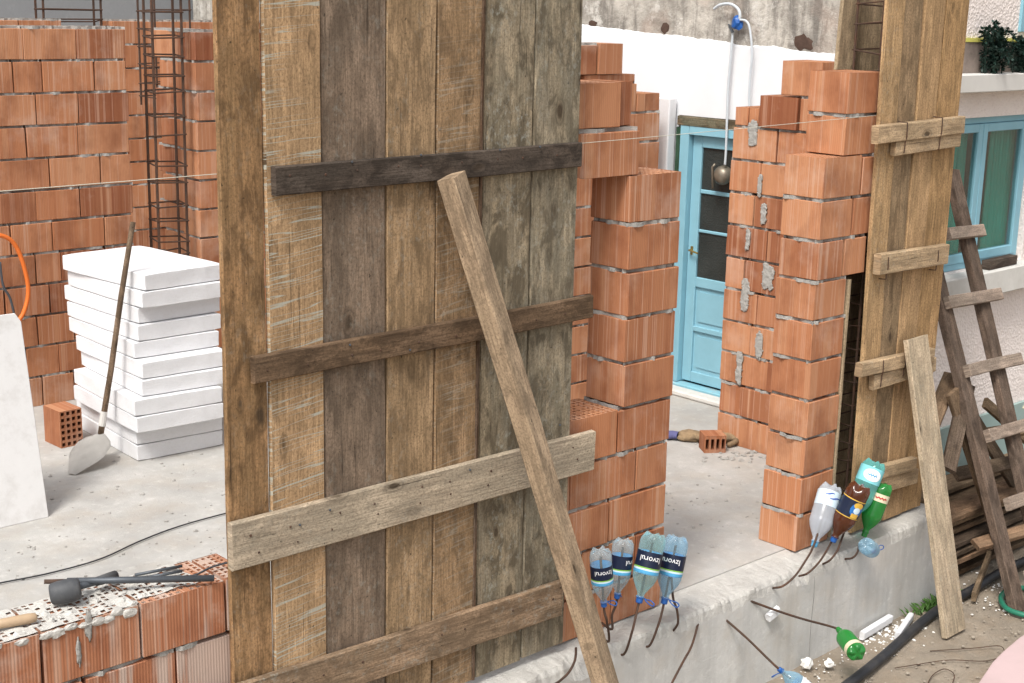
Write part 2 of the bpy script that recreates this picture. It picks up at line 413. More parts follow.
def mk_oldwall():
    s = NT('stained_old_render'); o = s.uv(1, 1, 'obj')
    n1 = s.noise(o, 2.2, 7, 0.7, 0.4); n2 = s.noise(o, 11, 6, 0.72); n3 = s.noise(s.uv(6, 6, 'obj', 0.9), 1.0, 6, 0.7, 0.3); n4 = s.noise(o, 4.0, 7, 0.75)
    col = s.mix(s.ramp(n1, [(0.36, 0.0), (0.60, 1.0)]), (0.25, 0.23, 0.20), (0.52, 0.485, 0.43))
    col = s.mix(s.ramp(n3, [(0.49, 0.0), (0.62, 0.75)]), col, (0.12, 0.108, 0.095))
    col = s.mix(s.ramp(n4, [(0.55, 0.0), (0.62, 0.8)]), col, (0.60, 0.575, 0.53))
    col = s.mix(s.ramp(n2, [(0.34, 0.5), (0.48, 0.0)]), col, (0.15, 0.13, 0.11))
    col = s.mix(s.ramp(s.noise(o, 1.7, 4), [(0.55, 0.0), (0.7, 0.35)]), col, (0.42, 0.27, 0.20))
    return s.done(col, 0.95, s.bump(s.math('ADD', n2, n4), 0.8, 0.02))
OLDWALL = mk_oldwall()
def mk_stucco():
    s = NT('pink_stucco'); o = s.uv(1, 1, 'obj')
    n = s.noise(o, 38, 5, 0.7); n2 = s.noise(o, 1.2, 4)
    v = s.n('TexVoronoi', feature='F1'); s.l(o, v.inputs['Vector']); v.inputs['Scale'].default_value = 45
    col = s.mix(s.ramp(n2, [(0.35, 0.0), (0.7, 1.0)]), (0.74, 0.655, 0.615), (0.84, 0.765, 0.725))
    col = s.mix(s.ramp(n, [(0.30, 0.5), (0.45, 0.0)]), col, (0.45, 0.38, 0.34))
    return s.done(col, 0.95, s.bump(s.math('ADD', n, v.outputs['Distance']), 0.5, 0.015))
STUCCO = mk_stucco()
def mk_plain(name, c, rough=0.6, var=0.15, sc=12, bump=0.1, metallic=0.0, spec=0.4, dirt=0.0, dirtc=(0.2, 0.17, 0.14)):
    s = NT(name); o = s.uv(1, 1, 'obj')
    n = s.noise(o, sc, 5, 0.6)
    col = s.mix(n, tuple(x*(1-var) for x in c), tuple(min(1, x*(1+var)) for x in c))
    if dirt:
        d = s.noise(o, sc*0.35, 6, 0.7)
        col = s.mix(s.math('MULTIPLY', s.ramp(d, [(0.48, 0.0), (0.68, 1.0)]), dirt), col, dirtc)
    return s.done(col, rough, s.bump(n, bump, 0.006), Metallic=metallic, Specular_IOR_Level=spec)
WHITEWALL = mk_plain('white_plaster', (0.70, 0.715, 0.735), 0.9, 0.04, 3, 0.15, dirt=0.25, dirtc=(0.58, 0.58, 0.575))
FOAM = mk_plain('polystyrene', (0.70, 0.705, 0.72), 0.85, 0.05, 90, 0.35, spec=0.3, dirt=0.22, dirtc=(0.56, 0.55, 0.53))
FOAM_DIRTY = mk_plain('polystyrene_dirty', (0.66, 0.655, 0.65), 0.85, 0.04, 20, 0.2, spec=0.3, dirt=0.45, dirtc=(0.46, 0.44, 0.42))
BLUE = mk_plain('blue_paint', (0.23, 0.45, 0.545), 0.45, 0.10, 7, 0.06, dirt=0.22, dirtc=(0.16, 0.31, 0.37))
BLUE_SILL = mk_plain('worn_blue_paint', (0.22, 0.46, 0.55), 0.6, 0.15, 12, 0.2, dirt=0.65, dirtc=(0.50, 0.50, 0.46))
STONE = mk_plain('pale_sill_stone', (0.60, 0.585, 0.55), 0.9, 0.12, 9, 0.3, dirt=0.3, dirtc=(0.36, 0.33, 0.29))
LEDGE = mk_plain('ledge_paint', (0.60, 0.585, 0.555), 0.85, 0.06, 5, 0.1, dirt=0.2, dirtc=(0.42, 0.38, 0.33))
LEDGE_DARK = mk_plain('weathered_trough', (0.26, 0.21, 0.18), 0.95, 0.45, 14, 0.8, dirt=0.5, dirtc=(0.09, 0.07, 0.06))
YELLOW = mk_plain('yellow_band', (0.55, 0.52, 0.12), 0.8, 0.15, 9)
REBAR = mk_plain('rusty_steel', (0.075, 0.045, 0.032), 0.75, 0.35, 40, 0.3, metallic=0.2, dirt=0.5, dirtc=(0.16, 0.065, 0.03))
DARKIRON = mk_plain('dark_steel', (0.085, 0.095, 0.108), 0.5, 0.25, 25, 0.2, metallic=0.4)
RUBBER = mk_plain('black_rubber', (0.06, 0.063, 0.068), 0.6, 0.3, 30, 0.3, dirt=0.3, dirtc=(0.16, 0.15, 0.14))
PIPE = mk_plain('black_plastic_pipe', (0.022, 0.023, 0.027), 0.5, 0.3, 20, 0.1, dirt=0.35, dirtc=(0.10, 0.09, 0.08))
GREENHOSE = mk_plain('green_hose', (0.02, 0.16, 0.10), 0.45, 0.2, 15)
ORANGE = mk_plain('orange_hose', (0.72, 0.17, 0.03), 0.4, 0.1, 10)
STRING = mk_plain('pale_string', (0.55, 0.55, 0.47), 0.9, 0.1, 50)
CABLE = mk_plain('grey_white_cable', (0.50, 0.54, 0.57), 0.5, 0.08, 20)
BLUEPLASTIC = mk_plain('blue_plastic', (0.015, 0.09, 0.32), 0.35, 0.1, 20)
BRASS = mk_plain('old_brass', (0.42, 0.30, 0.10), 0.35, 0.2, 20, metallic=0.8)
BELLMETAL = mk_plain('tarnished_bell', (0.20, 0.17, 0.13), 0.4, 0.3, 20, metallic=0.5, dirt=0.4)
GLOVE = mk_plain('work_glove', (0.27, 0.19, 0.11), 0.95, 0.4, 30, 0.6, dirt=0.6, dirtc=(0.06, 0.045, 0.035))
CUFF = mk_plain('glove_cuff', (0.10, 0.10, 0.22), 0.95, 0.2, 30)
LEAFDARK = mk_plain('dark_leaf', (0.012, 0.035, 0.026), 0.5, 0.5, 25)
GRASS = mk_plain('grass_blade', (0.07, 0.16, 0.03), 0.6, 0.5, 30)
PINK = mk_plain('pale_pink_sheet', (0.52, 0.39, 0.39), 0.8, 0.06, 5, 0.1, dirt=0.15)
CREAM = mk_plain('cream_sheet', (0.62, 0.58, 0.42), 0.8, 0.05, 8)
GRAVEL = mk_plain('gravel', (0.30, 0.26, 0.21), 0.95, 0.5, 6, 0.3)
CRUMB = mk_plain('white_crumbs', (0.74, 0.73, 0.70), 0.9, 0.12, 12)
CURTAIN = mk_plain('green_curtain', (0.016, 0.46, 0.37), 0.85, 0.2, 6)
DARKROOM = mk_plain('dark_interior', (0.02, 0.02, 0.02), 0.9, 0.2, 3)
TROWELWOOD = mk_plain('smooth_handle_wood', (0.42, 0.30, 0.19), 0.55, 0.15, 14, dirt=0.3, dirtc=(0.22, 0.15, 0.10))
NAVY = mk_plain('navy_label', (0.006, 0.012, 0.035), 0.4, 0.1, 20)
SKYLABEL = mk_plain('sky_blue_label', (0.07, 0.32, 0.56), 0.4, 0.08, 20)
GREENLABEL = mk_plain('green_label_edge', (0.20, 0.42, 0.06), 0.4, 0.3, 40)
INNERLABEL = mk_plain('label_inner_side', (0.05, 0.32, 0.60), 0.5, 0.1, 20)
WHITEINK = mk_plain('white_print', (0.82, 0.83, 0.84), 0.5, 0.03, 20)
BLUEINK = mk_plain('blue_print', (0.03, 0.08, 0.35), 0.5, 0.05, 20)
REDINK = mk_plain('red_print', (0.45, 0.03, 0.03), 0.5, 0.05, 20)
GOLDINK = mk_plain('gold_print', (0.62, 0.38, 0.06), 0.5, 0.2, 30)
CREAMLABEL = mk_plain('cream_label', (0.66, 0.60, 0.42), 0.5, 0.1, 30)
PALELABEL = mk_plain('pale_blue_label', (0.55, 0.68, 0.76), 0.45, 0.12, 30)
AQUALABEL = mk_plain('aqua_label', (0.22, 0.60, 0.66), 0.45, 0.2, 30)
BLUELABEL = mk_plain('deep_blue_label', (0.02, 0.14, 0.42), 0.4, 0.3, 18)
def mk_clear(name, tint, alpha=0.35, rough=0.08):
    s = NT(name)
    tr = s.n('BsdfTransparent'); tr.inputs[0].default_value = (*tint, 1)
    s.b.inputs['Base Color'].default_value = (*[min(1, x*0.8) for x in tint], 1); s.b.inputs['Roughness'].default_value = rough
    s.b.inputs['Specular IOR Level'].default_value = 0.8
    lw = s.n('LayerWeight'); lw.inputs[0].default_value = 0.35
    fac = s.math('ADD', s.math('MULTIPLY', lw.outputs['Facing'], 0.55), alpha, True)
    mx = s.n('MixShader'); s.l(fac, mx.inputs[0]); s.l(tr.outputs[0], mx.inputs[1]); s.l(s.b.outputs[0], mx.inputs[2]); s.l(mx.outputs[0], s.out.inputs[0])
    return s.m
PET = mk_clear('clear_plastic', (0.78, 0.90, 0.96), 0.13)
PET_BLUE = mk_clear('blue_tinted_plastic', (0.50, 0.74, 0.88), 0.28)
PET_TEAL = mk_clear('teal_tinted_plastic', (0.25, 0.72, 0.68), 0.3)
PET_AQUA = mk_clear('aqua_tinted_plastic', (0.62, 0.88, 0.92), 0.15)
PET_SKY = mk_clear('sky_tinted_plastic', (0.62, 0.83, 0.96), 0.16)
PET_BROWN = mk_clear('brown_plastic', (0.16, 0.05, 0.022), 0.5)
PET_GREEN = mk_clear('green_plastic', (0.05, 0.40, 0.08), 0.42)
PET_GREY = mk_clear('frosted_plastic', (0.72, 0.76, 0.82), 0.42, 0.25)
def mk_glass():
    s = NT('window_glass')
    tr = s.n('BsdfTransparent'); tr.inputs[0].default_value = (0.80, 0.84, 0.83, 1)
    gl = s.n('BsdfGlossy'); gl.inputs['Roughness'].default_value = 0.03
    lw = s.n('LayerWeight'); lw.inputs[0].default_value = 0.25
    mx = s.n('MixShader'); s.l(s.math('ADD', s.math('MULTIPLY', lw.outputs['Fresnel'], 0.30), 0.015, True), mx.inputs[0]); s.l(tr.outputs[0], mx.inputs[1]); s.l(gl.outputs[0], mx.inputs[2]); s.l(mx.outputs[0], s.out.inputs[0])
    return s.m
GLASS = mk_glass()
def mk_darkglass():
    s = NT('dark_patterned_glass'); o = s.uv(1, 1, 'obj')
    v = s.n('TexVoronoi'); s.l(o, v.inputs['Vector']); v.inputs['Scale'].default_value = 70
    n = s.noise(o, 4, 4)
    col = s.mix(n, (0.012, 0.016, 0.016), (0.05, 0.06, 0.058))
    return s.done(col, 0.2, s.bump(v.outputs['Distance'], 0.5, 0.006))
DOORGLASS = mk_darkglass()

# ------------------------------------------------------------------ setting
bm = new_bm()
N = 90
def gco(i, n, lo, mid0, mid1, hi):
    return lo+(mid0-lo)*i/8 if i <= 8 else mid0+(mid1-mid0)*(i-8)/(n-16) if i <= n-8 else mid1+(hi-mid1)*(i-n+8)/8
grid = []
for i in range(N+1):
    x = gco(i, N, -150, 4.5, 10.5, 150); row = []
    for j in range(N+1):
        y = gco(j, N, -150, 2.2, 5.6, 150)
        z = -0.62
        if 4 < x < 11 and 2 < y < 5.6: z += 0.02*mnoise.noise(V((x*1.7, y*1.7, 3)))+0.012*mnoise.noise(V((x*6, y*6, 1)))
        row.append(bm.verts.new((x, y, z-0.01)))
    grid.append(row)
for i in range(N):
    for j in range(N): bm.faces.new((grid[i][j], grid[i+1][j], grid[i+1][j+1], grid[i][j+1]))
prop(finish('ground', bm, DIRT, smooth=True), kind='structure')
bm = new_bm(); boxg(bm, -1.0, 8.995, 5.405, 15.9, -0.6, 0.0); boxg(bm, -1.0, 8.098, 4.785, 5.4049, -0.6, 0.0)
prop(finish('floor_slab', bm, FLOOR), kind='structure')

# foundation wall with a chipped top edge
def foundation():
    bm = new_bm()
    x0, x1, yf, yb = 1.0, 8.1, 4.53, 4.783
    n = 900
    rows = []
    for i in range(n+1):
        x = x0+(x1-x0)*i/n
        c1 = mnoise.noise(V((x*7, 0, 0))); c2 = mnoise.noise(V((x*24, 3, 0)))+0.25*mnoise.noise(V((x*61, 3, 4)))
        dz = -max(0, 0.010+0.024*c1+0.012*c2)
        dy = max(0, 0.018+0.040*c1+0.018*c2)
        big = mnoise.noise(V((x*2.2, 9, 0)))
        if big > 0.18 and x < 6.6: dz -= (big-0.18)*0.10; dy += (big-0.18)*0.20
        prof = [(yf, -0.66), (yf, -0.3), (yf, -0.07+dz), (yf+dy*0.5, -0.025+dz*0.6)]
        ye = min(yf+0.11, yf+dy+0.004)
        for k in range(1, 9):
            y0_ = yf+0.03+(yb-yf-0.03)*(k-1)/7 if k > 1 else ye
            y = max(y0_, ye+0.004*(k-1)) if k < 8 else yb
            n2 = mnoise.noise(V((x*13, y*13, 5)))+0.5*mnoise.noise(V((x*31, y*31, 5)))
            fade = max(0.0, min(1.0, 1-(y-ye)/0.10))
            prof.append((y, -0.009-0.005*n2+dz*0.35*fade if k < 8 else -0.005))
        prof.append((yb, -0.66))
        rows.append([bm.verts.new((x, y, z)) for y, z in prof])
    for a, b in zip(rows, rows[1:]):
        for k in range(len(a)-1):
            f = bm.faces.new((a[k], b[k], b[k+1], a[k+1])); f.material_index = 1 if k in (2, 3, 4, 5, 6, 7, 8, 9, 10) else 0
    bm.faces.new(rows[0]); bm.faces.new(rows[-1][::-1])
    bmesh.ops.recalc_face_normals(bm, faces=bm.faces)
    return bm
CHIP = mk_concrete('chipped_concrete', (0.62, 0.60, 0.56), 0.76, 3.5, bump=0.9)
SEAM = mk_concrete('seam_stain', (0.36, 0.35, 0.33), 0.7, 6.0)
fw = thing('foundation_wall', 'low pale concrete foundation wall with a chipped top edge and rusty starter bars', 'foundation wall', (4.5, 4.65, -0.62))
o = finish('wall_body', foundation(), [FOUND, CHIP], fw)
q = ony(813, 600, 4.53)
finish('joint_seam', tube_bm([(q.x, 4.531, -0.09), (q.x+.004, 4.531, -0.22), (q.x-.003, 4.531, -0.4), (q.x, 4.531, -0.62)], [.002, .004, .003, .004], 5), SEAM, fw)

# ------------------------------------------------------------------ block masonry
def rtint(lo=0.25, hi=1.0):
    return (random.uniform(lo, hi), random.random(), random.random())
def holes_top(bm, x0, x1, y0, y1, z, tint, pitch=0.034, depth=0.09, closed=0.08, lift=0.0, mi=0, opened=1.0, walls=True, seed=0):
    nx, ny = max(2, round((x1-x0)/pitch)), max(2, round((y1-y0)/pitch))
    def lines(a, b, n):
        p = (b-a)/n; out = [a]
        for i in range(n): out += [a+p*(i+0.21), a+p*(i+0.79)]
        return out+[b]
    xs, ys = lines(x0, x1, nx), lines(y0, y1, ny)
    def zz(x, y): return z+lift*(1+1.5*mnoise.noise(V((x*14, y*14, seed))))
    vt = [[bm.verts.new((x, y, zz(x, y) if lift else z)) for y in ys] for x in xs]
    for i in range(len(xs)-1):
        for j in range(len(ys)-1):
            q = (vt[i][j], vt[i+1][j], vt[i+1][j+1], vt[i][j+1])
            hole = i % 2 == 1 and j % 2 == 1 and random.random() > closed
            if not hole:
                f = bm.faces.new(q); f.material_index = mi
                setf(bm, f, [(v.co.x, v.co.y) for v in q], tint)
            elif walls:
                lo = [bm.verts.new((v.co.x, v.co.y, z-depth)) for v in q]
                for k in range(4):
                    m = (k+1) % 4
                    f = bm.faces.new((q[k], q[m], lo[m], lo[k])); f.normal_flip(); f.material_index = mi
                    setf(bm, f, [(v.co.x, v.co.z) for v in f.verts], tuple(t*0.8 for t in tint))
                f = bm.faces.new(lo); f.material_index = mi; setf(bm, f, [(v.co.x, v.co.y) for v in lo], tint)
def mortar_bed(bm, x0, x1, y0, y1, z0, z1, squeeze=0.011, recess=0.026):
    pts = []
    st = 0.022
    def run(a, b, fix, ax, sg):
        n = max(2, int(abs(b-a)/st))
        for i in range(n):
            t = a+(b-a)*i/n
            s = mnoise.noise(V((t*9, fix*13, z0*31)))*0.8+mnoise.noise(V((t*31, fix*7, z0*17)))*0.5
            d = -recess*0.55+s*(recess+squeeze)*1.25
            d = max(-recess*1.4, min(squeeze*1.6, d))
            pts.append((t, fix+sg*d) if ax == 'x' else (fix+sg*d, t))
    run(x0, x1, y0, 'x', -1); run(y0, y1, x1, 'y', 1); run(x1, x0, y1, 'x', 1); run(y1, y0, x0, 'y', -1)
    lo, hi = [], []
    for (x, y) in pts:
        lo.append(bm.verts.new((x, y, z0-random.uniform(0, 0.003)))); hi.append(bm.verts.new((x, y, z1+random.uniform(-0.001, 0.002))))
    n = len(pts)
    for i in range(n):
        bm.faces.new((lo[i], lo[(i+1) % n], hi[(i+1) % n], hi[i]))
JOINT = 0.018
def masonry(root, blocks, mat=BRICK, beds=True, tops=(), lo=0.25, hi=1.0, pitch=0.034, jit=0.0025, mort=None):
    """blocks: (x0,x1,y0,y1,z0,z1[,tint]); one mesh of fired blocks, one of mortar"""
    bm = new_bm(); mo = new_bm(); tl = []
    for i, b in enumerate(blocks):
        t = b[6] if len(b) > 6 else rtint(lo, hi)
        g = random.choice((0.003, 0.005, 0.007))
        if random.random() < 0.13 and len(b) <= 6: t = (random.uniform(0, .2), random.uniform(0, .3), random.random())
        ox, oy = random.gauss(0, 0.0025), random.gauss(0, 0.0025)
        is_top = i in tops
        boxg(bm, b[0]+g+ox, b[1]-g+ox, b[2]+oy, b[3]+oy, b[4]+0.001, b[5]-(0.004 if is_top else JOINT), t, jit, top=not is_top)
        if is_top: tl.append((b[0]+g+ox, b[1]-g+ox, b[2]+oy, b[3]+oy, b[5]-0.004, (0.95, 0.95, 0.9)))
        elif beds: mortar_bed(mo, b[0]+0.002, b[1]-0.002, b[2]+0.003, b[3]-0.003, b[5]-JOINT-0.001, b[5]+0.001)
    chamfer(bm, 0.003)
    for a in tl:
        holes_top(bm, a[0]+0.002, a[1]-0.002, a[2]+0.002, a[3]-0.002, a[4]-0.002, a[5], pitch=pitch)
    finish('blockwork', bm, mat, root)
    if len(mo.verts): finish('mortar', mo, mort or MORTAR, root)
    else: mo.free()
def course(x0, x1, y0, y1, z0, z1, cuts, tint=None):
    """cut positions along x inside x0..x1"""
    e = [x0]+[c for c in cuts if x0+0.03 < c < x1-0.03]+[x1]
    return [(a, b, y0, y1, z0, z1) for a, b in zip(e, e[1:])]
H = 0.2355
def zc(k): return k*H

# near pillar (between the panel and the doorway opening)
YF = 4.71
blk = []
def add(*b): blk.append(b); return len(blk)-1
tops = set()
add(4.70, 5.10, YF, 4.99, zc(0), zc(1)); add(5.10, 5.495, YF, 4.99, zc(0), zc(1))
add(4.50, 4.87, YF, 4.99, zc(1), zc(2)); add(4.87, 5.27, YF, 4.99, zc(1), zc(2)); add(5.27, 5.497, YF, 4.99, zc(1), zc(2))
add(4.71, 5.06, YF, 4.99, zc(2), zc(3)); add(5.06, 5.495, YF, 4.99, zc(2), zc(3))
add(4.45, 4.77, YF, 4.99, zc(3), zc(4)); add(4.77, 5.255, YF, 4.99, zc(3), zc(4)); add(5.255, 5.50, YF, 4.99, zc(3), zc(4))
tops.add(add(4.74, 5.095, YF, 4.99, zc(4), zc(5))); add(5.10, 5.50, YF, 4.99, zc(4), zc(5))
for k in range(5, 10):
    i = add(5.12+random.uniform(-.006, .006), 5.507, YF, 4.975, zc(k), zc(k+1), (random.uniform(.25, .6), .4, random.random()))
tops.add(i)
# toothed blocks behind the pillar
for k in range(5, 11):
    add(4.74+(0.05 if k % 2 else 0.0), 4.93+(0.06 if k % 2 else 0), 5.0, 5.28, zc(k), zc(k+1))
i = add(4.80, 5.19, 4.735, 5.02, zc(10)-0.0, zc(11)-0.004); blk[i] = blk[i]+((.45, .6, .8),)
i = add(4.74, 5.075, 4.745, 5.02, zc(11), zc(12)-0.02); tops.add(i); blk[i] = blk[i]+((.5, .8, .5),)
i = add(5.078, 5.185, 4.775, 5.02, zc(11), zc(12)-0.02); tops.add(i); blk[i] = blk[i]+((.15, .1, .2),)
root = thing('brick_pillar', 'tall red hollow-block pillar beside the big plank panel, stepped at the top and holed block at its left foot', 'brick pillar', (5.1, 4.85, 0))
masonry(root, blk, tops=tops)

# right pillar
blk = []; tops = set()
for k in range(0, 9):
    xr = 7.03
    yb = 4.985
    if k == 7: add(6.715, 6.965, YF, yb, zc(k), zc(k+1)); add(6.975, 7.20, YF, yb, zc(k), zc(k+1))
    elif k == 8: add(6.71, 7.02, YF, yb, zc(k), zc(k+1)); add(7.03, 7.22, YF, yb, zc(k), zc(k+1))
    else: add(6.71-(0.012 if k < 2 else 0)+random.uniform(-.006, .006), xr, YF, yb, zc(k), zc(k+1))
tops.add(add(6.712, 7.08, YF, yb, zc(9), zc(10)));  add(7.085, 7.22, YF, yb, zc(9), zc(10))
add(6.90, 7.26, YF+0.005, yb, zc(10), zc(11)); tops.add(add(6.89, 7.26, YF+0.002, yb, zc(11), zc(12)))
root = thing('brick_pillar', 'tall red hollow-block pillar between the doorway opening and the narrow plank panel, holed block on top', 'brick pillar', (6.9, 4.85, 0))
masonry(root, blk, tops=tops, lo=0.4)
pal = new_bm()   # smear of plaster on the pillar
# ------------------------------------------------------------------ rear pier beside the door (mortar patches in its joints)
blk = []; tops = set()
cutsA = [(6.10,), (6.27,), (6.05, 6.30), (6.22,), (6.18,), (6.31,), (6.12,), (6.26,), (6.22,), (6.09,)]
cutsR = [5.76, 5.92, 5.70, 5.85, 5.80, 5.90, 5.78, 5.88, 5.82, 5.74]
for k in range(10):
    e = [5.42, cutsR[k]]+list(cutsA[k])+[6.49+random.uniform(-.012, .012)]
    for a, b in zip(e, e[1:]):
        blk.append((8.10, 8.38, a+0.004, b-0.004, zc(k), zc(k+1)))
add(8.10, 8.38, 6.36, 6.475, zc(10), zc(10)+0.13); tops.add(len(blk)-1)
add(8.10, 8.38, 6.27, 6.352, zc(10), zc(10)+0.13); tops.add(len(blk)-1)
i = add(8.085, 8.38, 5.925, 6.245, zc(10), zc(11)-0.01); blk[i] = blk[i]+((.05, .0, .4),); tops.add(i)
add(8.10, 8.38, 5.5, 5.915, zc(10), zc(11))
add(8.10, 8.38, 5.75, 6.085, zc(11), zc(12)); tops.add(len(blk)-1)
root = thing('brick_pier', 'red block pier beside the blue door with grey mortar patches in its joints', 'brick pier', (8.24, 6.0, 0))
masonry(root, blk, tops=tops, lo=0.45)
for (u, v, ry, rz, sd_) in ((753, 133, .045, .10, 1), (764, 214, .03, .085, 2), (768, 277, .055, .115, 3), (745, 295, .04, .13, 4), (759, 345, .035, .11, 5), (739, 368, .03, .13, 6), (748, 240, .02, .09, 7), (760, 185, .02, .09, 8)):
    p = onx(u, v, 8.10)
    pm = new_bm(); st_ = 0.0065; cells = {}
    ny_, nz_ = int(ry*1.7/st_)+1, int(rz*1.5/st_)+1
    def pv(a, b):
        if (a, b) not in cells:
            yy, zz = a*st_, b*st_
            cells[(a, b)] = pm.verts.new((8.094-0.006*mnoise.noise(V((yy*30, zz*30, sd_)))-0.004*mnoise.noise(V((yy*70, zz*70, sd_))), p.y+yy, p.z+zz))
        return cells[(a, b)]
    for a in range(-ny_, ny_):
        for b in range(-nz_, nz_):
            yy, zz = (a+.5)*st_, (b+.5)*st_
            d_ = abs(yy/ry)**3+abs(zz/rz)**4+0.75*mnoise.noise(V((yy*22, zz*16, sd_*5)))+0.35*mnoise.noise(V((yy*60, zz*60, sd_)))
            if d_ < 0.72: pm.faces.new((pv(a, b), pv(a, b+1), pv(a+1, b+1), pv(a+1, b)))
    bmesh.ops.recalc_face_normals(pm, faces=pm.faces)
    if pm.faces[:] and pm.faces[:][0].normal.x > 0: bmesh.ops.reverse_faces(pm, faces=pm.faces)
    isl = set(pm.verts); groups = []
    while isl:
        q_ = [isl.pop()]; g_ = set(q_)
        while q_:
            for e_ in q_.pop().link_edges:
                for w_ in e_.verts:
                    if w_ in isl: isl.discard(w_); g_.add(w_); q_.append(w_)
        groups.append(g_)
    groups.sort(key=len, reverse=True)
    for g_ in groups[1:]: bmesh.ops.delete(pm, geom=list(g_), context='VERTS')
    bmesh.ops.solidify(pm, geom=pm.faces[:], thickness=0.010)
    finish('mortar_patch', pm, MORTAR, root, smooth=True)

# far pier left of the door
blk = []; tops = set()
for k in range(10):
    e = [7.0, 7.45+0.15*(k % 2), 7.95+0.18*(k % 2), 8.39, 8.69] if k % 2 else [7.0, 7.5, 8.05, 8.40, 8.69]
    for a, b in zip(e, e[1:]): blk.append((a, b, 7.70, 7.98, zc(k), zc(k+1)))
add(8.395, 8.50, 7.70, 7.98, zc(10), zc(10)+0.14); tops.add(len(blk)-1)
add(8.505, 8.69, 7.71, 7.98, zc(10), zc(10)+0.14); tops.add(len(blk)-1)
add(7.9, 8.39, 7.70, 7.98, zc(10), zc(11)); add(7.3, 7.9, 7.70, 7.98, zc(10), zc(11))
add(7.80, 8.37, 7.70, 7.98, zc(11), zc(11)+0.06); tops.add(len(blk)-1)
add(7.93, 8.205, 7.68, 7.98, zc(11)+0.06, zc(12)+0.06); tops.add(len(blk)-1); add(7.5, 7.925, 7.69, 7.98, zc(11)+0.06, zc(12)+0.06)
root = thing('brick_pier', 'stepped red block pier behind the tall pillar, left of the white foam strip', 'brick pier', (8.3, 7.84, 0))
masonry(root, blk, tops=tops, lo=0.3)

# back wall of the left room
blk = []; tops = set()
ends = 5.44
pats = [(4.62, 4.88), (4.50, 4.77, 5.2), (4.61, 4.91, 5.15), (4.36, 4.72, 4.92), (4.62, 4.83, 5.2), (4.43, 4.77, 5.2), (4.65, 5.01), (4.77, 5.19), (4.6, 5.02), (4.69, 5.03), (4.53, 4.76, 5.18), (4.62, 5.04)]
HL = 0.2435
for k, pat in enumerate(pats):
    e = [3.0, 3.42+0.2*(k % 2), 3.80+0.2*(k % 2), pat[0]-0.42]
    e = [q for q in e if q < pat[0]-0.3]+list(pat)+[ends+0.015+random.uniform(-.012, .012)]
    for a, b in zip(e, e[1:]): blk.append((a, b, 10.43, 10.71, k*HL, (k+1)*HL))
root = thing('brick_wall', 'red hollow-block wall behind the white foam stack', 'brick wall', (4.3, 10.57, 0))
masonry(root, blk, lo=0.45, tops=set(i for i, b in enumerate(blk) if b[5] > 2.9 and False))
# right wall of the same room, beyond the rebar column
blk = []; tops = set()
for k in range(12):
    z0, z1 = k*0.2425-0.01, (k+1)*0.2425-0.01
    a = 6.06+random.uniform(-.01, .01)
    if k % 2: e = [a, 6.40, 6.8, 7.3]
    else: e = [a, 6.26, 6.65, 7.3]
    for p, q in zip(e, e[1:]): blk.append((p, q, 10.43, 10.71, z0, z1))
    if k == 11: blk[-3] = blk[-3][:6]+((.0, .0, .2),); blk[-2] = blk[-2][:6]+((.0, .0, .2),)
    blk.append((6.10+(0.01 if k % 2 else 0), 6.34, 10.715, 11.1+0.1*(k % 2), z0, z1))
root = thing('brick_wall', 'dark red block wall stub right of the tall rebar column, next to the plank panel edge', 'brick wall', (6.6, 10.6, 0))
masonry(root, blk, lo=0.2)
# far wall at the back
blk = []; tops = set()
for k in range(12):
    z0, z1 = k*0.2435, (k+1)*0.2435
    off = 0.22*(k % 2)
    e = [4.5+off+0.45*i for i in range(13)]
    for p, q in zip(e, e[1:]):
        if k == 11 and 6.38 < (p+q)/2 < 7.05: continue
        if k == 11 and p < 7.07 < q: p = 7.07
        blk.append((p, q, 13.8, 14.08, z0, z1))
root = thing('brick_wall', 'farthest red block wall with open gaps in its top course under the grey neighbour wall', 'brick wall', (7, 13.9, 0))
masonry(root, blk, lo=0.5)

# low wall in front, left of the panel
blk = []; tops = set()
LW = 0.865
hh = 0.2405
for r, cuts in enumerate([(1.62, 2.022, 2.425), (1.80, 2.19, 2.575), (1.62, 2.022, 2.425), (1.80, 2.19, 2.575)]):
    z1 = LW+(0.006 if r == 0 else JOINT)-r*hh; z0 = LW+JOINT-(r+1)*hh
    if r == 3: z0 = 0.0
    e = [1.2]+list(cuts)+[2.80, 2.93] if r % 2 == 0 else [1.2]+list(cuts)+[2.93]
    for p, q in zip(e, e[1:]):
        blk.append((p, q, YF, 4.985, z0, z1, (random.uniform(.55, .9), .35, .9)))
        if r == 0: tops.add(len(blk)-1)
root = thing('low_brick_wall', 'low front wall of red hollow blocks with mortar spread over its holes', 'brick wall', (2.1, 4.85, 0))
masonry(root, blk, mat=BRICK_DUSTY, tops=tops, pitch=0.031)
bm = new_bm()
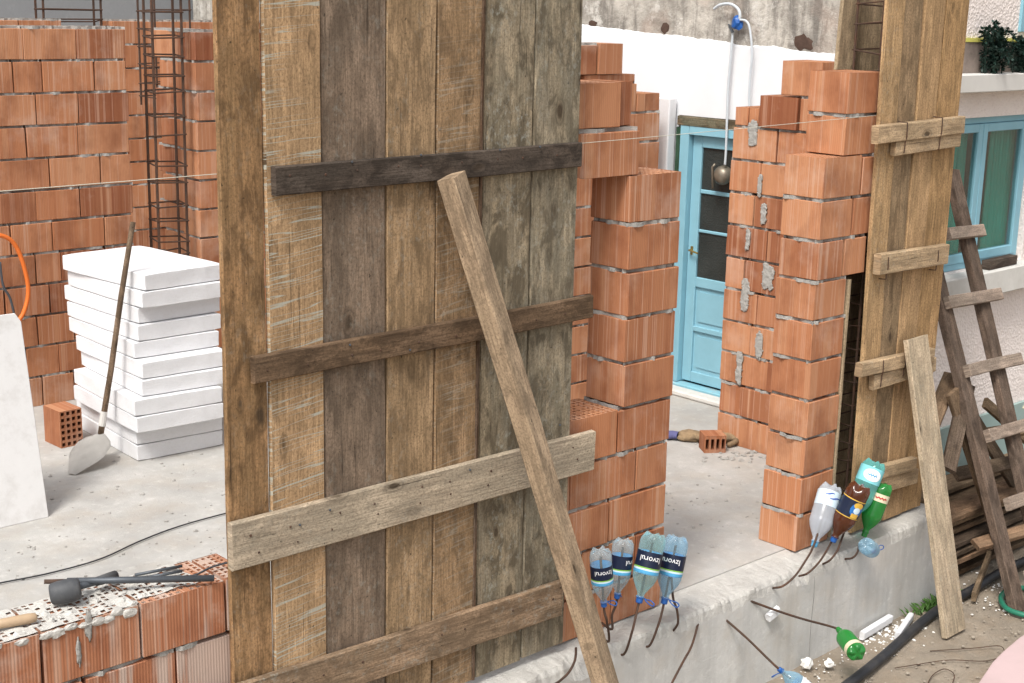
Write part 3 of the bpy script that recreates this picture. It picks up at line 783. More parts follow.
# fresh mortar spread over the webs of the upper course, most holes left open
for (x0, x1, y0, y1, cl) in ((1.2, 1.62, 4.72, 4.985, .35), (1.624, 2.02, 4.715, 4.985, .55), (2.026, 2.42, 4.715, 4.985, .42), (2.43, 2.72, 4.752, 4.985, .28)):
    holes_top(bm, x0+0.003, x1-0.003, y0, y1-0.003, LW+0.001, (.5, .5, .5), pitch=0.031, closed=cl, lift=0.006, walls=False, seed=3)
for i in range(46):
    x = random.uniform(1.5, 2.62); y = random.uniform(4.73, 4.97)
    if x > 2.42 and y < 4.77: continue
    blob_bm((x, y, LW+0.004), random.uniform(.012, .035), random.uniform(.01, .028), random.uniform(.006, .016), i, 0.5, 2, bm)
for x in (2.05, 2.09, 2.14, 2.2, 2.25, 2.29, 2.33, 2.38, 1.95, 1.85):
    blob_bm((x, 4.708, LW-random.uniform(.0, .02)), .03, .008, random.uniform(.012, .02), int(x*100), 0.5, 2, bm)
finish('mortar_spread', bm, MORTAR_PALE, root)
bm = new_bm()
for (u0, v0, v1, wd, sd_) in ((88, 640, 612, .014, 3), (78, 664, 640, .01, 5)):
    p, q = ony(u0, v1, 4.706), ony(u0, v0, 4.706)
    blob_bm((p.x, 4.706, (p.z+q.z)/2), wd, 0.004, abs(p.z-q.z)*0.55, sd_, 0.6, 3, bm, 2.5)
finish('mortar_drip', bm, MORTAR, root, smooth=True)

# ------------------------------------------------------------------ old house: door wall along X = 9, window wall along y = 5.4
house = thing('old_house', 'old white and pink house with blue door and window behind the new brickwork', 'house', (9, 5.4, 0))
HX, HY = 9.0, 5.4
DY0, DY1, DZ = 6.72, 7.735, 2.23
WX0, WX1, WZ0, WZ1 = 9.20, 10.42, 1.295, 2.43
bm = new_bm()
boxg(bm, HX, HX+0.3, DY1, 15.5, -0.6, 4.6); boxg(bm, HX, HX+0.3, HY+0.3, DY0, -0.6, 4.6); boxg(bm, HX, HX+0.3, DY0, DY1, DZ+0.07, 4.6); boxg(bm, HX, HX+0.3, DY0, DY1, -0.6, -0.02)
finish('wall', bm, OLDWALL, house)
bm = new_bm()   # stuccoed window wall
boxg(bm, HX, WX0, HY, HY+0.3, -0.6, 4.6); boxg(bm, WX1, 16, HY, HY+0.3, -0.6, 4.6); boxg(bm, WX0, WX1, HY, HY+0.3, -0.6, WZ0); boxg(bm, WX0, WX1, HY, HY+0.3, WZ1, 4.6)
finish('stucco_wall', bm, STUCCO, house)
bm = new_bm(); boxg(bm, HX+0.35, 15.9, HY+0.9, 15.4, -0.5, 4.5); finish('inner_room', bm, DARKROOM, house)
# smooth white band with a ragged top edge
bm = new_bm()
def white_slab(y0, y1, zb, zt0, zt1, rag=True):
    n = max(2, int((y1-y0)/0.02)); pr = None
    for i in range(n+1):
        y = y0+(y1-y0)*i/n; t = i/n
        zt = zt0+(zt1-zt0)*t+(0.020*mnoise.noise(V((y*3, 0, 1)))+0.010*mnoise.noise(V((y*17, 0, 4)))+0.006*mnoise.noise(V((y*45, 0, 9))) if rag else 0)
        th = 0.009
        ring = [bm.verts.new(c) for c in ((HX-th, y, zb), (HX-th, y, zt-0.012), (HX-th+0.004, y, zt), (HX+0.001, y, zt+0.004))]
        if pr:
            for a in range(3): bm.faces.new((pr[a], pr[a+1], ring[a+1], ring[a]))
        else: bm.faces.new(ring)
        pr = ring
    bm.faces.new(pr[::-1])
white_slab(DY0-0.02, DY1+0.03, DZ+0.075, 2.865, 2.93); white_slab(DY1+0.03, 9.4, 0.0, 2.93, 3.02); white_slab(5.75, DY0-0.02, 0.0, 2.83, 2.865)
bmesh.ops.recalc_face_normals(bm, faces=bm.faces)
finish('white_render', bm, WHITEWALL, house)
OLDPAINT = mk_wood('old_lintel_wood', srgb(112, 96, 72), 0.45, 0.4, (0.10, 0.16, 0.12), stain=0.6, seed=4)
bm = beam_bm((8.985, DY1+0.02, DZ+0.035), (8.985, DY0-0.05, DZ+0.03), 0.075, 0.05, (0, 0, 1)); finish('lintel_board', bm, OLDPAINT, house)
bm = beam_bm((8.985, DY1+0.012, 0.02), (8.985, DY1+0.012, DZ-0.02), 0.045, 0.04, (0, 1, 0)); finish('side_board', bm, mk_wood('green_board', (0.03, 0.09, 0.05), 0.5, 0.3, (0.05, 0.06, 0.04), seed=2), house)
# broken holes in the upper wall
hole_m = mk_plain('broken_brick_hole', (0.075, 0.045, 0.033), 0.95, 0.6, 20, 0.6)
for (u, v, ry, rz, sd_) in ((665, 28, .045, .045, 1), (801, 42, .06, .06, 2), (808, 44, .05, .045, 3), (593, 25, .05, .04, 8)):
    p = onx(u, v, 9.0); bm = blob_bm((8.999, p.y, p.z), 0.004, ry, rz, sd_, 0.7, 2, None, 2.4); finish('broken_patch', bm, hole_m, house)
# door
fr = new_bm()
boxg(fr, 8.965, 9.07, DY1-0.105, DY1-0.012, 0.07, DZ); boxg(fr, 8.965, 9.07, DY0, DY0+0.09, 0.07, DZ); boxg(fr, 8.965, 9.07, DY0+0.092, DY1-0.107, DZ-0.075, DZ-0.001)
chamfer(fr, 0.004)
finish('door_frame', fr, BLUE, house)
L1, L0 = DY1-0.11, DY0+0.10   # leaf between y L0..L1
def DZv(v, u=700): return onx(u, v, 9.03).z
door = new_bm(); xa, xb = 9.02, 9.065
st = 0.095
zs = {'b': 0.085, 'p0': DZv(371, 692), 'p1': DZv(331, 695), 'p2': DZv(326, 696), 'p3': DZv(287, 698), 'g0': DZv(278, 702), 'g1': DZv(233, 704), 'g2': DZv(230, 704), 'g3': DZv(194, 706), 'g4': DZv(190, 706), 'g5': DZv(148, 708)}
zt = DZ-0.08
boxg(door, xa, xb, L1-st, L1, zs['b'], zt); boxg(door, xa, xb, L0, L0+st, zs['b'], zt)
ya, yb = L0+st+0.001, L1-st-0.001
for a, b in (('b', 'p0'), ('p1', 'p2'), ('p3', 'g0')): boxg(door, xa, xb, ya, yb, zs[a], zs[b])
boxg(door, xa, xb, ya, yb, zs['g5'], zt)
boxg(door, xa+0.006, xb-0.006, ya, yb, zs['g1'], zs['g2']); boxg(door, xa+0.006, xb-0.006, ya, yb, zs['g3'], zs['g4'])
ym = (ya+yb)/2
chamfer(door, 0.005)
boxg(door, xa+0.022, xb-0.012, ya, yb, zs['p0'], zs['p1']); boxg(door, xa+0.022, xb-0.012, ya, yb, zs['p2'], zs['p3'])
for a, b in (('p0', 'p1'), ('p2', 'p3')):     # raised fields
    boxg(door, xa+0.012, xa+0.0215, ya+0.04, yb-0.04, zs[a]+0.04, zs[b]-0.04)
leaf = finish('door', door, BLUE, house)
for a, b in (('g0', 'g1'), ('g2', 'g3'), ('g4', 'g5')):
    bm = new_bm(); boxg(bm, xa+0.02, xa+0.026, ya, yb, zs[a], zs[b]); finish('pane', bm, DOORGLASS, leaf)
hz = DZv(250, 695); hy = L1-0.045
bm = tube_bm(spline([(xa-0.001, hy, hz), (xa-0.035, hy, hz), (xa-0.045, hy-0.02, hz), (xa-0.045, hy-0.10, hz-0.012)]), 0.008, 8)
boxg(bm, xa-0.006, xa-0.0005, hy-0.012, hy+0.012, hz-0.04, hz+0.03)
finish('door_handle', bm, BRASS, leaf, smooth=False)
bm = new_bm(); boxg(bm, 8.94, 9.06, DY0, DY1-0.004, 0.0, 0.066); chamfer(bm, 0.008); finish('threshold', bm, BLUE_SILL, house)
bm = new_bm(); boxg(bm, 8.80, 8.938, DY0-0.1, DY1-0.02, 0.0, 0.05, jit=0.004); chamfer(bm, 0.012); finish('door_step', bm, STONE, house)
# pipe left of the sill, window
win = new_bm(); ywf = HY+0.055
def frame(bm, x0, x1, z0, z1, y0, y1, t, tb=None):
    tb = tb or t
    boxg(bm, x0, x0+t, y0, y1, z0, z1); boxg(bm, x1-t, x1, y0, y1, z0, z1)
    boxg(bm, x0+t+0.0005, x1-t-0.0005, y0+0.001, y1, z0, z0+tb); boxg(bm, x0+t+0.0005, x1-t-0.0005, y0+0.001, y1, z1-t, z1)
frame(win, WX0+0.002, WX1-0.002, WZ0+0.002, WZ1-0.002, HY+0.05, HY+0.13, 0.05)
chamfer(win, 0.004)
window = finish('window', win, BLUE, house)
sx = [WX0+0.055, 9.715, 9.722, WX1-0.055]
for a, b in ((sx[0], sx[1]), (sx[2], sx[3])):
    bm = new_bm(); frame(bm, a, b, WZ0+0.054, WZ1-0.054, HY+0.035, HY+0.085, 0.062, 0.07); chamfer(bm, 0.005); finish('sash', bm, BLUE, window)
    bm = new_bm(); boxg(bm, a+0.06, b-0.06, HY+0.055, HY+0.06, WZ0+0.12, WZ1-0.11); finish('pane', bm, GLASS, window)
def curtain_bm(x0, x1, z0, z1, y, amp=0.03, waves=9):
    bm = new_bm(); n = 90; pr = None
    for i in range(n+1):
        x = x0+(x1-x0)*i/n; yy = y+amp*math.sin(i/n*waves*2*math.pi)+0.01*mnoise.noise(V((x*9, 0, 0)))
        r = [bm.verts.new((x, yy, z0)), bm.verts.new((x+0.006*math.sin(i), yy*0.35+0.65*y, z1))]
        if pr: bm.faces.new((pr[0], r[0], r[1], pr[1]))
        pr = r
    return bm
for a, b in ((9.24, 9.66), (10.0, 10.4)):
    finish('curtain', curtain_bm(a, b, WZ0+0.02, WZ1-0.02, HY+0.135, 0.022), CURTAIN, window, smooth=True)
bm = new_bm(); boxg(bm, 9.05, 10.75, HY-0.13, HY+0.05, 1.10, WZ0-0.003, jit=0.003); chamfer(bm, 0.01); finish('window_sill', bm, STONE, house)
# ledge above the window, with a dark trough and yellow band behind it
bm = new_bm(); boxg(bm, 8.9, 15, HY-0.16, HY-0.001, 2.625, 2.75); chamfer(bm, 0.006); finish('ledge', bm, LEDGE, house)
bm = new_bm(); boxg(bm, 8.95, 15, HY-0.012, HY-0.001, 2.752, 2.965); finish('weathered_band', bm, LEDGE_DARK, house)
bm = new_bm(); boxg(bm, 8.95, 15, HY-0.02, HY-0.001, 2.968, 2.995); finish('yellow_band', bm, YELLOW, house)
bm = new_bm(); boxg(bm, 8.98, 15, HY-0.03, HY-0.001, -0.6, 0.10); finish('plinth', bm, mk_plain('teal_plinth', (0.30, 0.40, 0.38), 0.9, 0.15, 6, dirt=0.4), house)
uw = new_bm(); p = ony(1019, 20, HY)
frame(uw, p.x, p.x+1.1, 3.04, 4.1, HY-0.02, HY+0.06, 0.06); chamfer(uw, 0.004)
upw = finish('upper_window', uw, BLUE, house)
bm = new_bm(); boxg(bm, p.x+0.06, p.x+1.04, HY-0.006, HY-0.001, 3.1, 4.04); finish('pane', bm, DOORGLASS, upw)
# neighbour's wall
bm = new_bm(); boxg(bm, -3, 14, 16.0, 16.3, -0.6, 7.0)
prop(finish('neighbour_wall', bm, NEIGH), 'plain grey rendered wall rising behind the farthest bricks', 'wall')
# ------------------------------------------------------------------ big plank panel (column formwork)
panel = thing('board_formwork', 'big upright formwork panel of seven weathered planks with four nailed battens', 'plank panel', (3.75, 4.66, 0.03))
seams = [2.805, 3.02, 3.285, 3.607, 3.848, 4.085, 4.315, 4.552+0.0]
seams = [ony(u, v, 4.655).x for u, v in ((226, 342), (269.5, 342), (325, 342), (388, 342), (436, 342), (482, 342), (530, 342), (574, 342))]
W1 = dict(c=srgb(152, 118, 76), dark=0.40, grey=0.35, greycol=srgb(120, 100, 72), stain=0.55, seed=1, spots=0.15)
W2 = dict(c=srgb(172, 141, 100), dark=0.6, grey=0.25, greycol=srgb(150, 128, 98), stain=0.22, lines=0.9, seed=2)
W3 = dict(c=srgb(132, 114, 94), dark=0.62, grey=0.6, greycol=srgb(98, 86, 74), stain=0.35, seed=3, spots=0.3)
W4 = dict(c=srgb(156, 130, 94), dark=0.52, grey=0.25, greycol=srgb(120, 102, 76), stain=0.4, seed=4, spots=0.28)
W5 = dict(c=srgb(154, 126, 90), dark=0.55, grey=0.35, greycol=srgb(112, 90, 62), stain=0.45, seed=5, lines=0.3, spots=0.25)
W6 = dict(c=srgb(154, 140, 112), dark=0.5, grey=0.5, greycol=srgb(112, 108, 92), stain=0.7, seed=6, green=0.45, spots=0.6)
W7 = dict(c=srgb(150, 138, 112), dark=0.5, grey=0.6, greycol=srgb(108, 104, 90), stain=0.65, seed=7, green=0.5, spots=0.4)
PL = [mk_wood('plank_wood_%d' % i, **k) for i, k in enumerate((W1, W2, W3, W4, W5, W6, W7))]
zb = [0.02, 0.03, 0.03, 0.02, 0.03, 0.03, 0.04]
for i in range(7):
    a, b = seams[i]+0.0035, seams[i+1]-0.0035
    if i == 0: a += 0.0
    dy = [0.006, -0.005, 0.004, 0.0, -0.003, 0.005, -0.002][i]
    bm = beam_bm(((a+b)/2, 4.675+dy, zb[i]), ((a+b)/2-0.004, 4.675+dy, 3.62+random.uniform(-.05, .05)), b-a, 0.026, (1, 0, 0), 34, 0.0026, 0.0035)
    finish('plank', bm, PL[i], panel)
bm = beam_bm((seams[5]-0.018, 4.658, 0.03), (seams[5]-0.022, 4.658, 3.6), 0.018, 0.012, (1, 0, 0), 20, 0.002); finish('cover_strip', bm, mk_wood('strip_wood', srgb(92, 70, 50), 0.5, seed=31), panel)
BW = [mk_wood('batten_wood_%d' % i, **k) for i, k in enumerate((
    dict(c=srgb(84, 74, 64), dark=0.5, grey=0.5, greycol=srgb(66, 60, 54), stain=0.6, seed=11),
    dict(c=srgb(112, 90, 66), dark=0.5, grey=0.4, greycol=srgb(84, 70, 56), stain=0.5, seed=12),
    dict(c=srgb(170, 156, 132), dark=0.7, grey=0.4, greycol=srgb(146, 138, 122), stain=0.15, seed=13, spots=0.2),
    dict(c=srgb(146, 122, 94), dark=0.5, grey=0.4, greycol=srgb(118, 104, 86), stain=0.4, seed=14, spots=0.4)))]
yB = 4.640
def batt(u0, v0, u1, v1, wd, mat, th=0.034, y=yB):
    p, q = ony(u0, v0, y-th/2), ony(u1, v1, y-th/2)
    p.y = q.y = y
    bm = beam_bm(p, q, wd, th, (0, 0, 1), 14, 0.0025, 0.004, endjit=0.003)
    finish('batten', bm, mat, panel)
batt(276, 181, 582, 155, 0.112, BW[0], 0.036); batt(255, 371, 593, 307, 0.108, BW[1]); batt(233, 548, 595, 450, 0.20, BW[2], 0.034); batt(215, 714, 563, 599, 0.182, BW[3])
for (u, v) in ((352, 162), (500, 150), (421, 155), (540, 147), (410, 350), (350, 345), (560, 425), (330, 510), (470, 470), (300, 525)):
    p = ony(u, v, 4.62); finish('nail_head', blob_bm((p.x, 4.6195, p.z), .006, .005, .006, u, 0.2, 1), DARKIRON, panel)
for (ua, va, ub, vb, off_) in ((276, 181, 582, 155, .02), (255, 371, 593, 307, -.015), (233, 548, 595, 450, .05), (233, 548, 595, 450, -.05), (240, 706, 563, 599, .03)):
    for k_ in range(9):
        t = (k_+0.5+random.uniform(-.25, .25))/9
        p = ony(ua+(ub-ua)*t, va+(vb-va)*t, 4.622); ra = random.uniform(.004, .007)
        finish('nail_head', blob_bm((p.x, 4.6215, p.z+off_*random.uniform(.4, 1)), ra, .004, ra, k_, 0.2, 1), REBAR, panel)
# second panel face across the column, hardly seen
# brace
p0 = ony(451, 176, 4.575); p1 = onz(641, 800, -0.62)
dirv = (p1-p0).normalized()
top = p0-dirv*0.0
bm = beam_bm(top, p1, 0.112, 0.088, (1, 0.36, 0), 26, 0.003, 0.006, endjit=0.004)
prop(finish('brace_beam', bm, mk_wood('brace_wood', srgb(172, 150, 120), 0.55, 0.4, srgb(132, 116, 94), stain=0.4, seed=21), None),
     'long slanting brown beam propping the big plank panel from the ground', 'beam')

# ------------------------------------------------------------------ narrow panel at the right
rp = thing('plank_formwork', 'narrow pale plank formwork beside the right brick pillar with wire-tied batten pairs', 'plank panel', (7.55, 4.66, 0.0))
RP = [mk_wood('pale_plank_wood_%d' % i, **k) for i, k in enumerate((
    dict(c=srgb(178, 146, 100), dark=0.6, grey=0.2, greycol=srgb(140, 122, 92), stain=0.25, seed=41, spots=0.2),
    dict(c=srgb(150, 126, 92), dark=0.55, grey=0.4, greycol=srgb(120, 106, 84), stain=0.4, seed=42),
    dict(c=srgb(176, 144, 100), dark=0.62, grey=0.25, greycol=srgb(150, 124, 88), stain=0.2, seed=43),
    dict(c=srgb(172, 138, 90), dark=0.55, grey=0.25, greycol=srgb(140, 116, 80), stain=0.3, seed=44)))]
def xz(u, v, y): p = ony(u, v, y); return p.x, p.z
topE = [889, 905, 926, 947, 972]; botE = [853, 871, 886, 903, 922]
for i in range(4):
    y = 4.665
    a0, b0 = ony(botE[i], 490, y), ony(botE[i+1], 490-3, y); a1, b1 = ony(topE[i], 0, y), ony(topE[i+1], 0, y)
    dz = (0.012-(a0.z+b0.z)/2)/((a1.z+b1.z)/2-(a0.z+b0.z)/2)
    m0 = (a0+b0)/2; m1 = (a1+b1)/2
    bot = m0+(m1-m0)*dz; tp = m0+(m1-m0)*1.10; bot.y = tp.y = 4.68+(0.004 if i % 2 else -0.002)
    wd = ((b0-a0).length+(b1-a1).length)/2-0.004
    finish('plank', beam_bm(bot, tp, wd, 0.026, (1, 0, 0), 20, 0.002, 0.003), RP[i], rp)
# side and back boards of the box
SB = mk_wood('formwork_back_wood', srgb(178, 158, 124), 0.55, 0.4, srgb(120, 110, 90), stain=0.35, seed=51)
finish('side_board', beam_bm((7.052, 4.86, 0.01), (7.058, 4.86, 1.62), 0.30, 0.026, (0, 1, 0), 10, 0.002), SB, rp)
finish('side_board', beam_bm((7.98, 4.86, 0.01), (8.04, 4.86, 3.4), 0.30, 0.026, (0, 1, 0), 10, 0.002), SB, rp)
for (ua, ub, k) in ((838, 856, 0), (857, 886, 1)):
    a, b = ony(ua, 40, 5.04), ony(ub, 40, 5.04)
    finish('back_board', beam_bm(((a.x+b.x)/2-0.05, 5.045+0.03*k, 1.7), ((a.x+b.x)/2+0.03, 5.045+0.03*k, 3.55), b.x-a.x, 0.026, (1, 0, 0), 10, 0.002), SB, rp)
finish('back_board', beam_bm((7.66, 5.07, 0.01), (7.70, 5.07, 3.5), 0.66, 0.026, (1, 0, 0), 10, 0.002), SB, rp)
finish('back_board', beam_bm((7.17, 5.05, 0.01), (7.17, 5.05, 1.69), 0.30, 0.026, (1, 0, 0), 10, 0.002), SB, rp)
RB = mk_wood('tied_batten_wood', srgb(176, 152, 116), 0.6, 0.35, srgb(146, 130, 104), stain=0.3, seed=61, spots=0.2)
def pair(u0, v0, u1, v1, w_, u2, v2, u3, v3, w2):
    for (a, b, c, d, w, y, t) in ((u0, v0, u1, v1, w_, 4.625, 0.05), (u2, v2, u3, v3, w2, 4.632, 0.036)):
        p, q = ony(a, b, y-t/2), ony(c, d, y-t/2); p.y = q.y = y
        finish('batten', beam_bm(p, q, w, t, (0, 0, 1), 8, 0.003, 0.005, endjit=0.004), RB, rp)
pair(879, 135, 965, 125, .105, 896, 149, 961, 140, .085)
pair(881, 265, 949, 254, .125, 884, 262, 945, 256, .06)
pair(862, 371, 935, 355, .085, 874, 383, 936, 365, .095)
pair(870, 476, 917, 464, .085, 868, 490, 918, 476, .10)
for (u, v, l) in ((908, 118, .21), (943, 113, .23), (889, 253, .16), (939, 246, .15), (884, 356, .20), (906, 352, .15)):
    p = ony(u, v+5, 4.595); l *= .82
    pts = [(p.x, 4.66, p.z+0.004), (p.x, 4.597, p.z+0.001), (p.x+0.002, 4.5965, p.z-l*0.45), (p.x+0.006, 4.605, p.z-l*.6), (p.x+0.008, 4.609, p.z-l), (p.x+0.004, 4.655, p.z-l-0.003)]
    finish('tie_wire', tube_bm(pts, 0.0038, 6), REBAR, rp)
# rebar cages
def cage(name, label, x0, x1, y0, y1, z0, z1, step, r=0.008, extra=0.0, group=None):
    root = thing(name, label, 'rebar cage', ((x0+x1)/2, (y0+y1)/2, z0), group)
    for (x, y) in ((x0, y0), (x1, y0), (x1, y1), (x0, y1)):
        j = random.uniform(-.01, .01)
        finish('bar', tube_bm([(x, y, z0), (x+j, y+j, (z0+z1)/2), (x+extra, y, z1)], r, 6), REBAR, root)
    z = z0+0.08
    while z < z1-0.03:
        dz = random.uniform(-.03, .03); t = random.uniform(-.02, .02); ex = extra*(z-z0)/(z1-z0)
        c = [(x0-r+ex, y0-r, z+dz), (x1+r+ex, y0-r, z+dz+t), (x1+r+ex, y1+r, z+t), (x0-r+ex, y1+r, z), (x0-r+ex, y0-r, z+dz)]
        finish('stirrup', tube_bm(c, r*0.62, 5), REBAR, root); z += step*random.uniform(.75, 1.25)
    return root
cage('rebar_cage', 'tall rusty rebar column cage standing between the two back brick walls', 5.70, 5.96, 10.47, 10.60, 0.0, 3.55, 0.165, 0.0115, 0.01)
cage('rebar_cage', 'dark rebar cage inside the narrow plank formwork at its open top', 7.32, 7.85, 4.80, 4.98, 0.02, 3.5, 0.13, 0.008)
cage('rebar_cage', 'wide rebar cage poking up over the farthest wall, left of the tall rebar column', 6.36, 6.98, 13.86, 14.02, 2.6, 3.7, 0.13, 0.012)
cage('rebar_cage', 'rebar cage end at the top left corner over the farthest wall', 5.55, 5.87, 13.86, 14.02, 2.9, 3.7, 0.12, 0.012)
cage('rebar_cage', 'short rebar cage rising behind the dark brick stub, touching the plank panel edge', 6.35, 6.70, 11.6, 11.9, 2.2, 3.6, 0.14, 0.010)

# ------------------------------------------------------------------ left room things
SHEET_T = 1.306/11
stack = [(4.616, 8.719, 0.09), (4.587, 8.743, 0.03), (4.598, 8.775, 0.03), (4.592, 8.773, 0.01), (4.549, 8.758, -0.03), (4.534, 8.654, -0.03), (4.543, 8.638, -0.07), (4.441, 8.611, -0.07), (4.439, 8.604, -0.05), (4.487, 8.675, -0.07), (4.52, 8.70, -0.05)]
def sheet_bm():
    bm = new_bm(); boxg(bm, 0, 0.66, 0, 1.06, 0.003, SHEET_T-0.003)
    bmesh.ops.subdivide_edges(bm, edges=bm.edges[:], cuts=7, use_grid_fill=True)
    for v in bm.verts:
        q = v.co*9; v.co += V((mnoise.noise(q), mnoise.noise(q+V((9, 0, 0))), 0))*0.006
        if min(abs(v.co.x), abs(v.co.x-.66)) < .01 and min(abs(v.co.y), abs(v.co.y-1.06)) < .01: v.co.z = 0.5*SHEET_T+(v.co.z-0.5*SHEET_T)*0.93
    bmesh.ops.bevel(bm, geom=[e for e in bm.edges if e.calc_face_angle(0) > 0.7], offset=0.0035, segments=1, affect='EDGES')
    return bm
names = ['topmost', 'second from the top', 'third from the top', 'fourth from the top', 'fifth from the top', 'sixth from the top', 'fifth from the floor', 'fourth from the floor', 'third from the floor', 'second from the floor', 'lowest, resting on the floor']
first = None
for i, (sx_, sy_, ang) in enumerate(stack):
    z = 1.306-SHEET_T*i
    if first is None: o = finish('foam_sheet', sheet_bm(), FOAM, local=True); first = o
    else: o = first.copy(); C.objects.link(o)
    o.location = (sx_+random.uniform(-.02, .02), sy_+random.uniform(-.03, .03), z-SHEET_T); o.rotation_euler = (0, 0, ang)
    prop(o, 'white polystyrene sheet in the tall stack, '+names[i], 'foam sheet', 'white polystyrene sheets stacked by the back wall')
# dirty board leaning at the left edge
b0, b1 = onz(49, 517, 0.0), onz(0, 529, 0.0)
bm = new_bm()
t0 = ony(15, 313, 8.42)
tilt = V((0, t0.y-b0.y, t0.z)).normalized()
Wd = 0.85
pr = []
for dy in (0.0, 0.05):
    n_ = V((0, tilt.z, -tilt.y))*dy
    q = [b0+n_, V((t0.x+0.03, b0.y, 0))+tilt*(t0.z*0.955/tilt.z)+n_, V((t0.x+0.0, b0.y, 0))+tilt*(t0.z/tilt.z)+n_, V((t0.x-Wd, b0.y, 0))+tilt*(t0.z/tilt.z)+n_, V((b0.x-Wd-0.1, b0.y, 0))+n_]
    pr.append([bm.verts.new(c) for c in q])
bm.faces.new(pr[0]); bm.faces.new(pr[1][::-1])
for k in range(5): bm.faces.new((pr[0][k], pr[1][k], pr[1][(k+1) % 5], pr[0][(k+1) % 5]))
bmesh.ops.recalc_face_normals(bm, faces=bm.faces)
bmesh.ops.bevel(bm, geom=bm.edges[:], offset=0.004, segments=1, affect='EDGES')
prop(finish('foam_board', bm, FOAM_DIRTY), 'large dirty white board with a chipped corner leaning at the left edge', 'board')
# mixer drum stand-in is outside the frame: what shows is the hose and a bent wire, both hung on the back wall
pts = [onx_ for onx_ in (ony(-60, 262, 10.33), ony(-20, 240, 10.33), ony(3, 236, 10.33), ony(18, 250, 10.33), ony(28, 285, 10.33), ony(25, 309, 10.33), ony(15, 325, 10.33), ony(-5, 345, 10.33), ony(-20, 400, 10.3), ony(-40, 425, 10.2))]
pts[-1].z = 0.03
prop(finish('orange_hose', tube_bm(spline(pts, 6), 0.017, 10), ORANGE, smooth=True), 'looped orange hose hanging against the back brick wall at the left edge', 'hose')
pts = [ony(0, 262, 10.36), ony(3, 285, 10.36), ony(10, 298, 10.36), ony(15, 318, 10.36), ony(20, 345, 10.36)]
prop(finish('steel_rod', tube_bm(spline(pts, 5), 0.010, 8), DARKIRON, smooth=True), 'thin dark bent rod standing beside the orange hose', 'rod')
# shovel
sh = thing('shovel', 'shovel with a long wooden handle leaning on the white foam stack', 'shovel', (4.1, 8.7, 0.0))
tip = V((4.02, 8.70, 0.012)); sock = onz(101, 432, 0.20); topp = ony(133, 222, 8.86)
finish('handle', tube_bm([sock+(sock-topp)*0.03, sock.lerp(topp, .3)+V((.004, 0, 0)), sock.lerp(topp, .65)-V((.004, 0, 0)), topp], [.021, .020, .019, .018], 10), mk_wood('shovel_handle_wood', srgb(118, 98, 76), 0.55, 0.4, srgb(92, 80, 66), seed=71), sh, smooth=True)
def blade_bm():
    bm = new_bm(); ax = (tip-sock); ax_n = ax.normalized(); side = V((0.75, -0.62, 0.12)); side = (side-ax_n*side.dot(ax_n)).normalized(); nrm = side.cross(ax_n)
    rows = []
    for k in range(9):
        t = k/8; wdt = 0.03+0.095*(t/0.18) if t < 0.18 else 0.125+0.01*t if t < 0.55 else 0.13-0.105*((t-0.55)/0.45)
        c = sock+ax*t
        row = []
        for j in range(7):
            s = j/3-1; row.append(bm.verts.new(c+side*wdt*s+nrm*(0.022*s*s)*(1-t*0.6)))
        rows.append(row)
    for a, b in zip(rows, rows[1:]):
        for j in range(6): bm.faces.new((a[j], a[j+1], b[j+1], b[j]))
    bmesh.ops.solidify(bm, geom=bm.faces[:], thickness=0.003)
    return bm
STEELDUST = mk_plain('cement_dusted_steel', (0.56, 0.54, 0.51), 0.85, 0.15, 12, 0.2, dirt=0.4, dirtc=(0.36, 0.34, 0.32))
finish('blade', blade_bm(), STEELDUST, sh, smooth=True)
finish('socket', tube_bm([sock+(sock-topp)*-0.03+V((0, 0, .0)), sock+(topp-sock)*0.10], [.026, .023], 10), STEELDUST, sh)
# small perforated brick
def small_brick(cx, cy, L, W, Hh, rz, label, nx=4, nz=4, upright=False):
    bm = new_bm()
    boxg(bm, -L/2, L/2, -W/2+0.001, W/2, 0, Hh, (.35, .2, .2))
    # front face replaced by a grid with holes
    fs = [f for f in bm.faces if f.normal.y < -0.9 or all(abs(v.co.y+W/2-0.001) < 1e-5 for v in f.verts)]
    bmesh.ops.delete(bm, geom=fs, context='FACES')
    def lines(a, b, n):
        p = (b-a)/n; out = [a]
        for i in range(n): out += [a+p*(i+.2), a+p*(i+.8)]
        return out+[b]
    xs, zs_ = lines(-L/2, L/2, nx), lines(0, Hh, nz)
    vt = [[bm.verts.new((x, -W/2+0.001, z)) for z in zs_] for x in xs]
    for i in range(len(xs)-1):
        for j in range(len(zs_)-1):
            q = (vt[i][j], vt[i+1][j], vt[i+1][j+1], vt[i][j+1])
            if i % 2 and j % 2:
                lo = [bm.verts.new((v.co.x, v.co.y+0.08, v.co.z)) for v in q]
                for k in range(4): setf(bm, bm.faces.new((q[k], q[(k+1) % 4], lo[(k+1) % 4], lo[k])), [(0, 0), (.05, 0), (.05, .05), (0, .05)], (.1, .1, .1))
                setf(bm, bm.faces.new(lo), [(0, 0), (.05, 0), (.05, .05), (0, .05)], (.0, .0, .0))
            else: setf(bm, bm.faces.new(q), [(v.co.x, v.co.z) for v in q], (.35, .2, .2))
    bmesh.ops.remove_doubles(bm, verts=bm.verts, dist=1e-5)
    bmesh.ops.recalc_face_normals(bm, faces=bm.faces)
    o = finish('hollow_brick', bm, BRICK, local=True); o.location = (cx, cy, 0.001); o.rotation_euler = (0, 0, rz)
    return prop(o, label, 'brick')
p = onz(69, 447, 0)
small_brick(p.x+0.02, p.y+0.12, 0.17, 0.24, 0.27, 0.05, 'small perforated red brick standing on the floor between foam stack and leaning board', 4, 6)
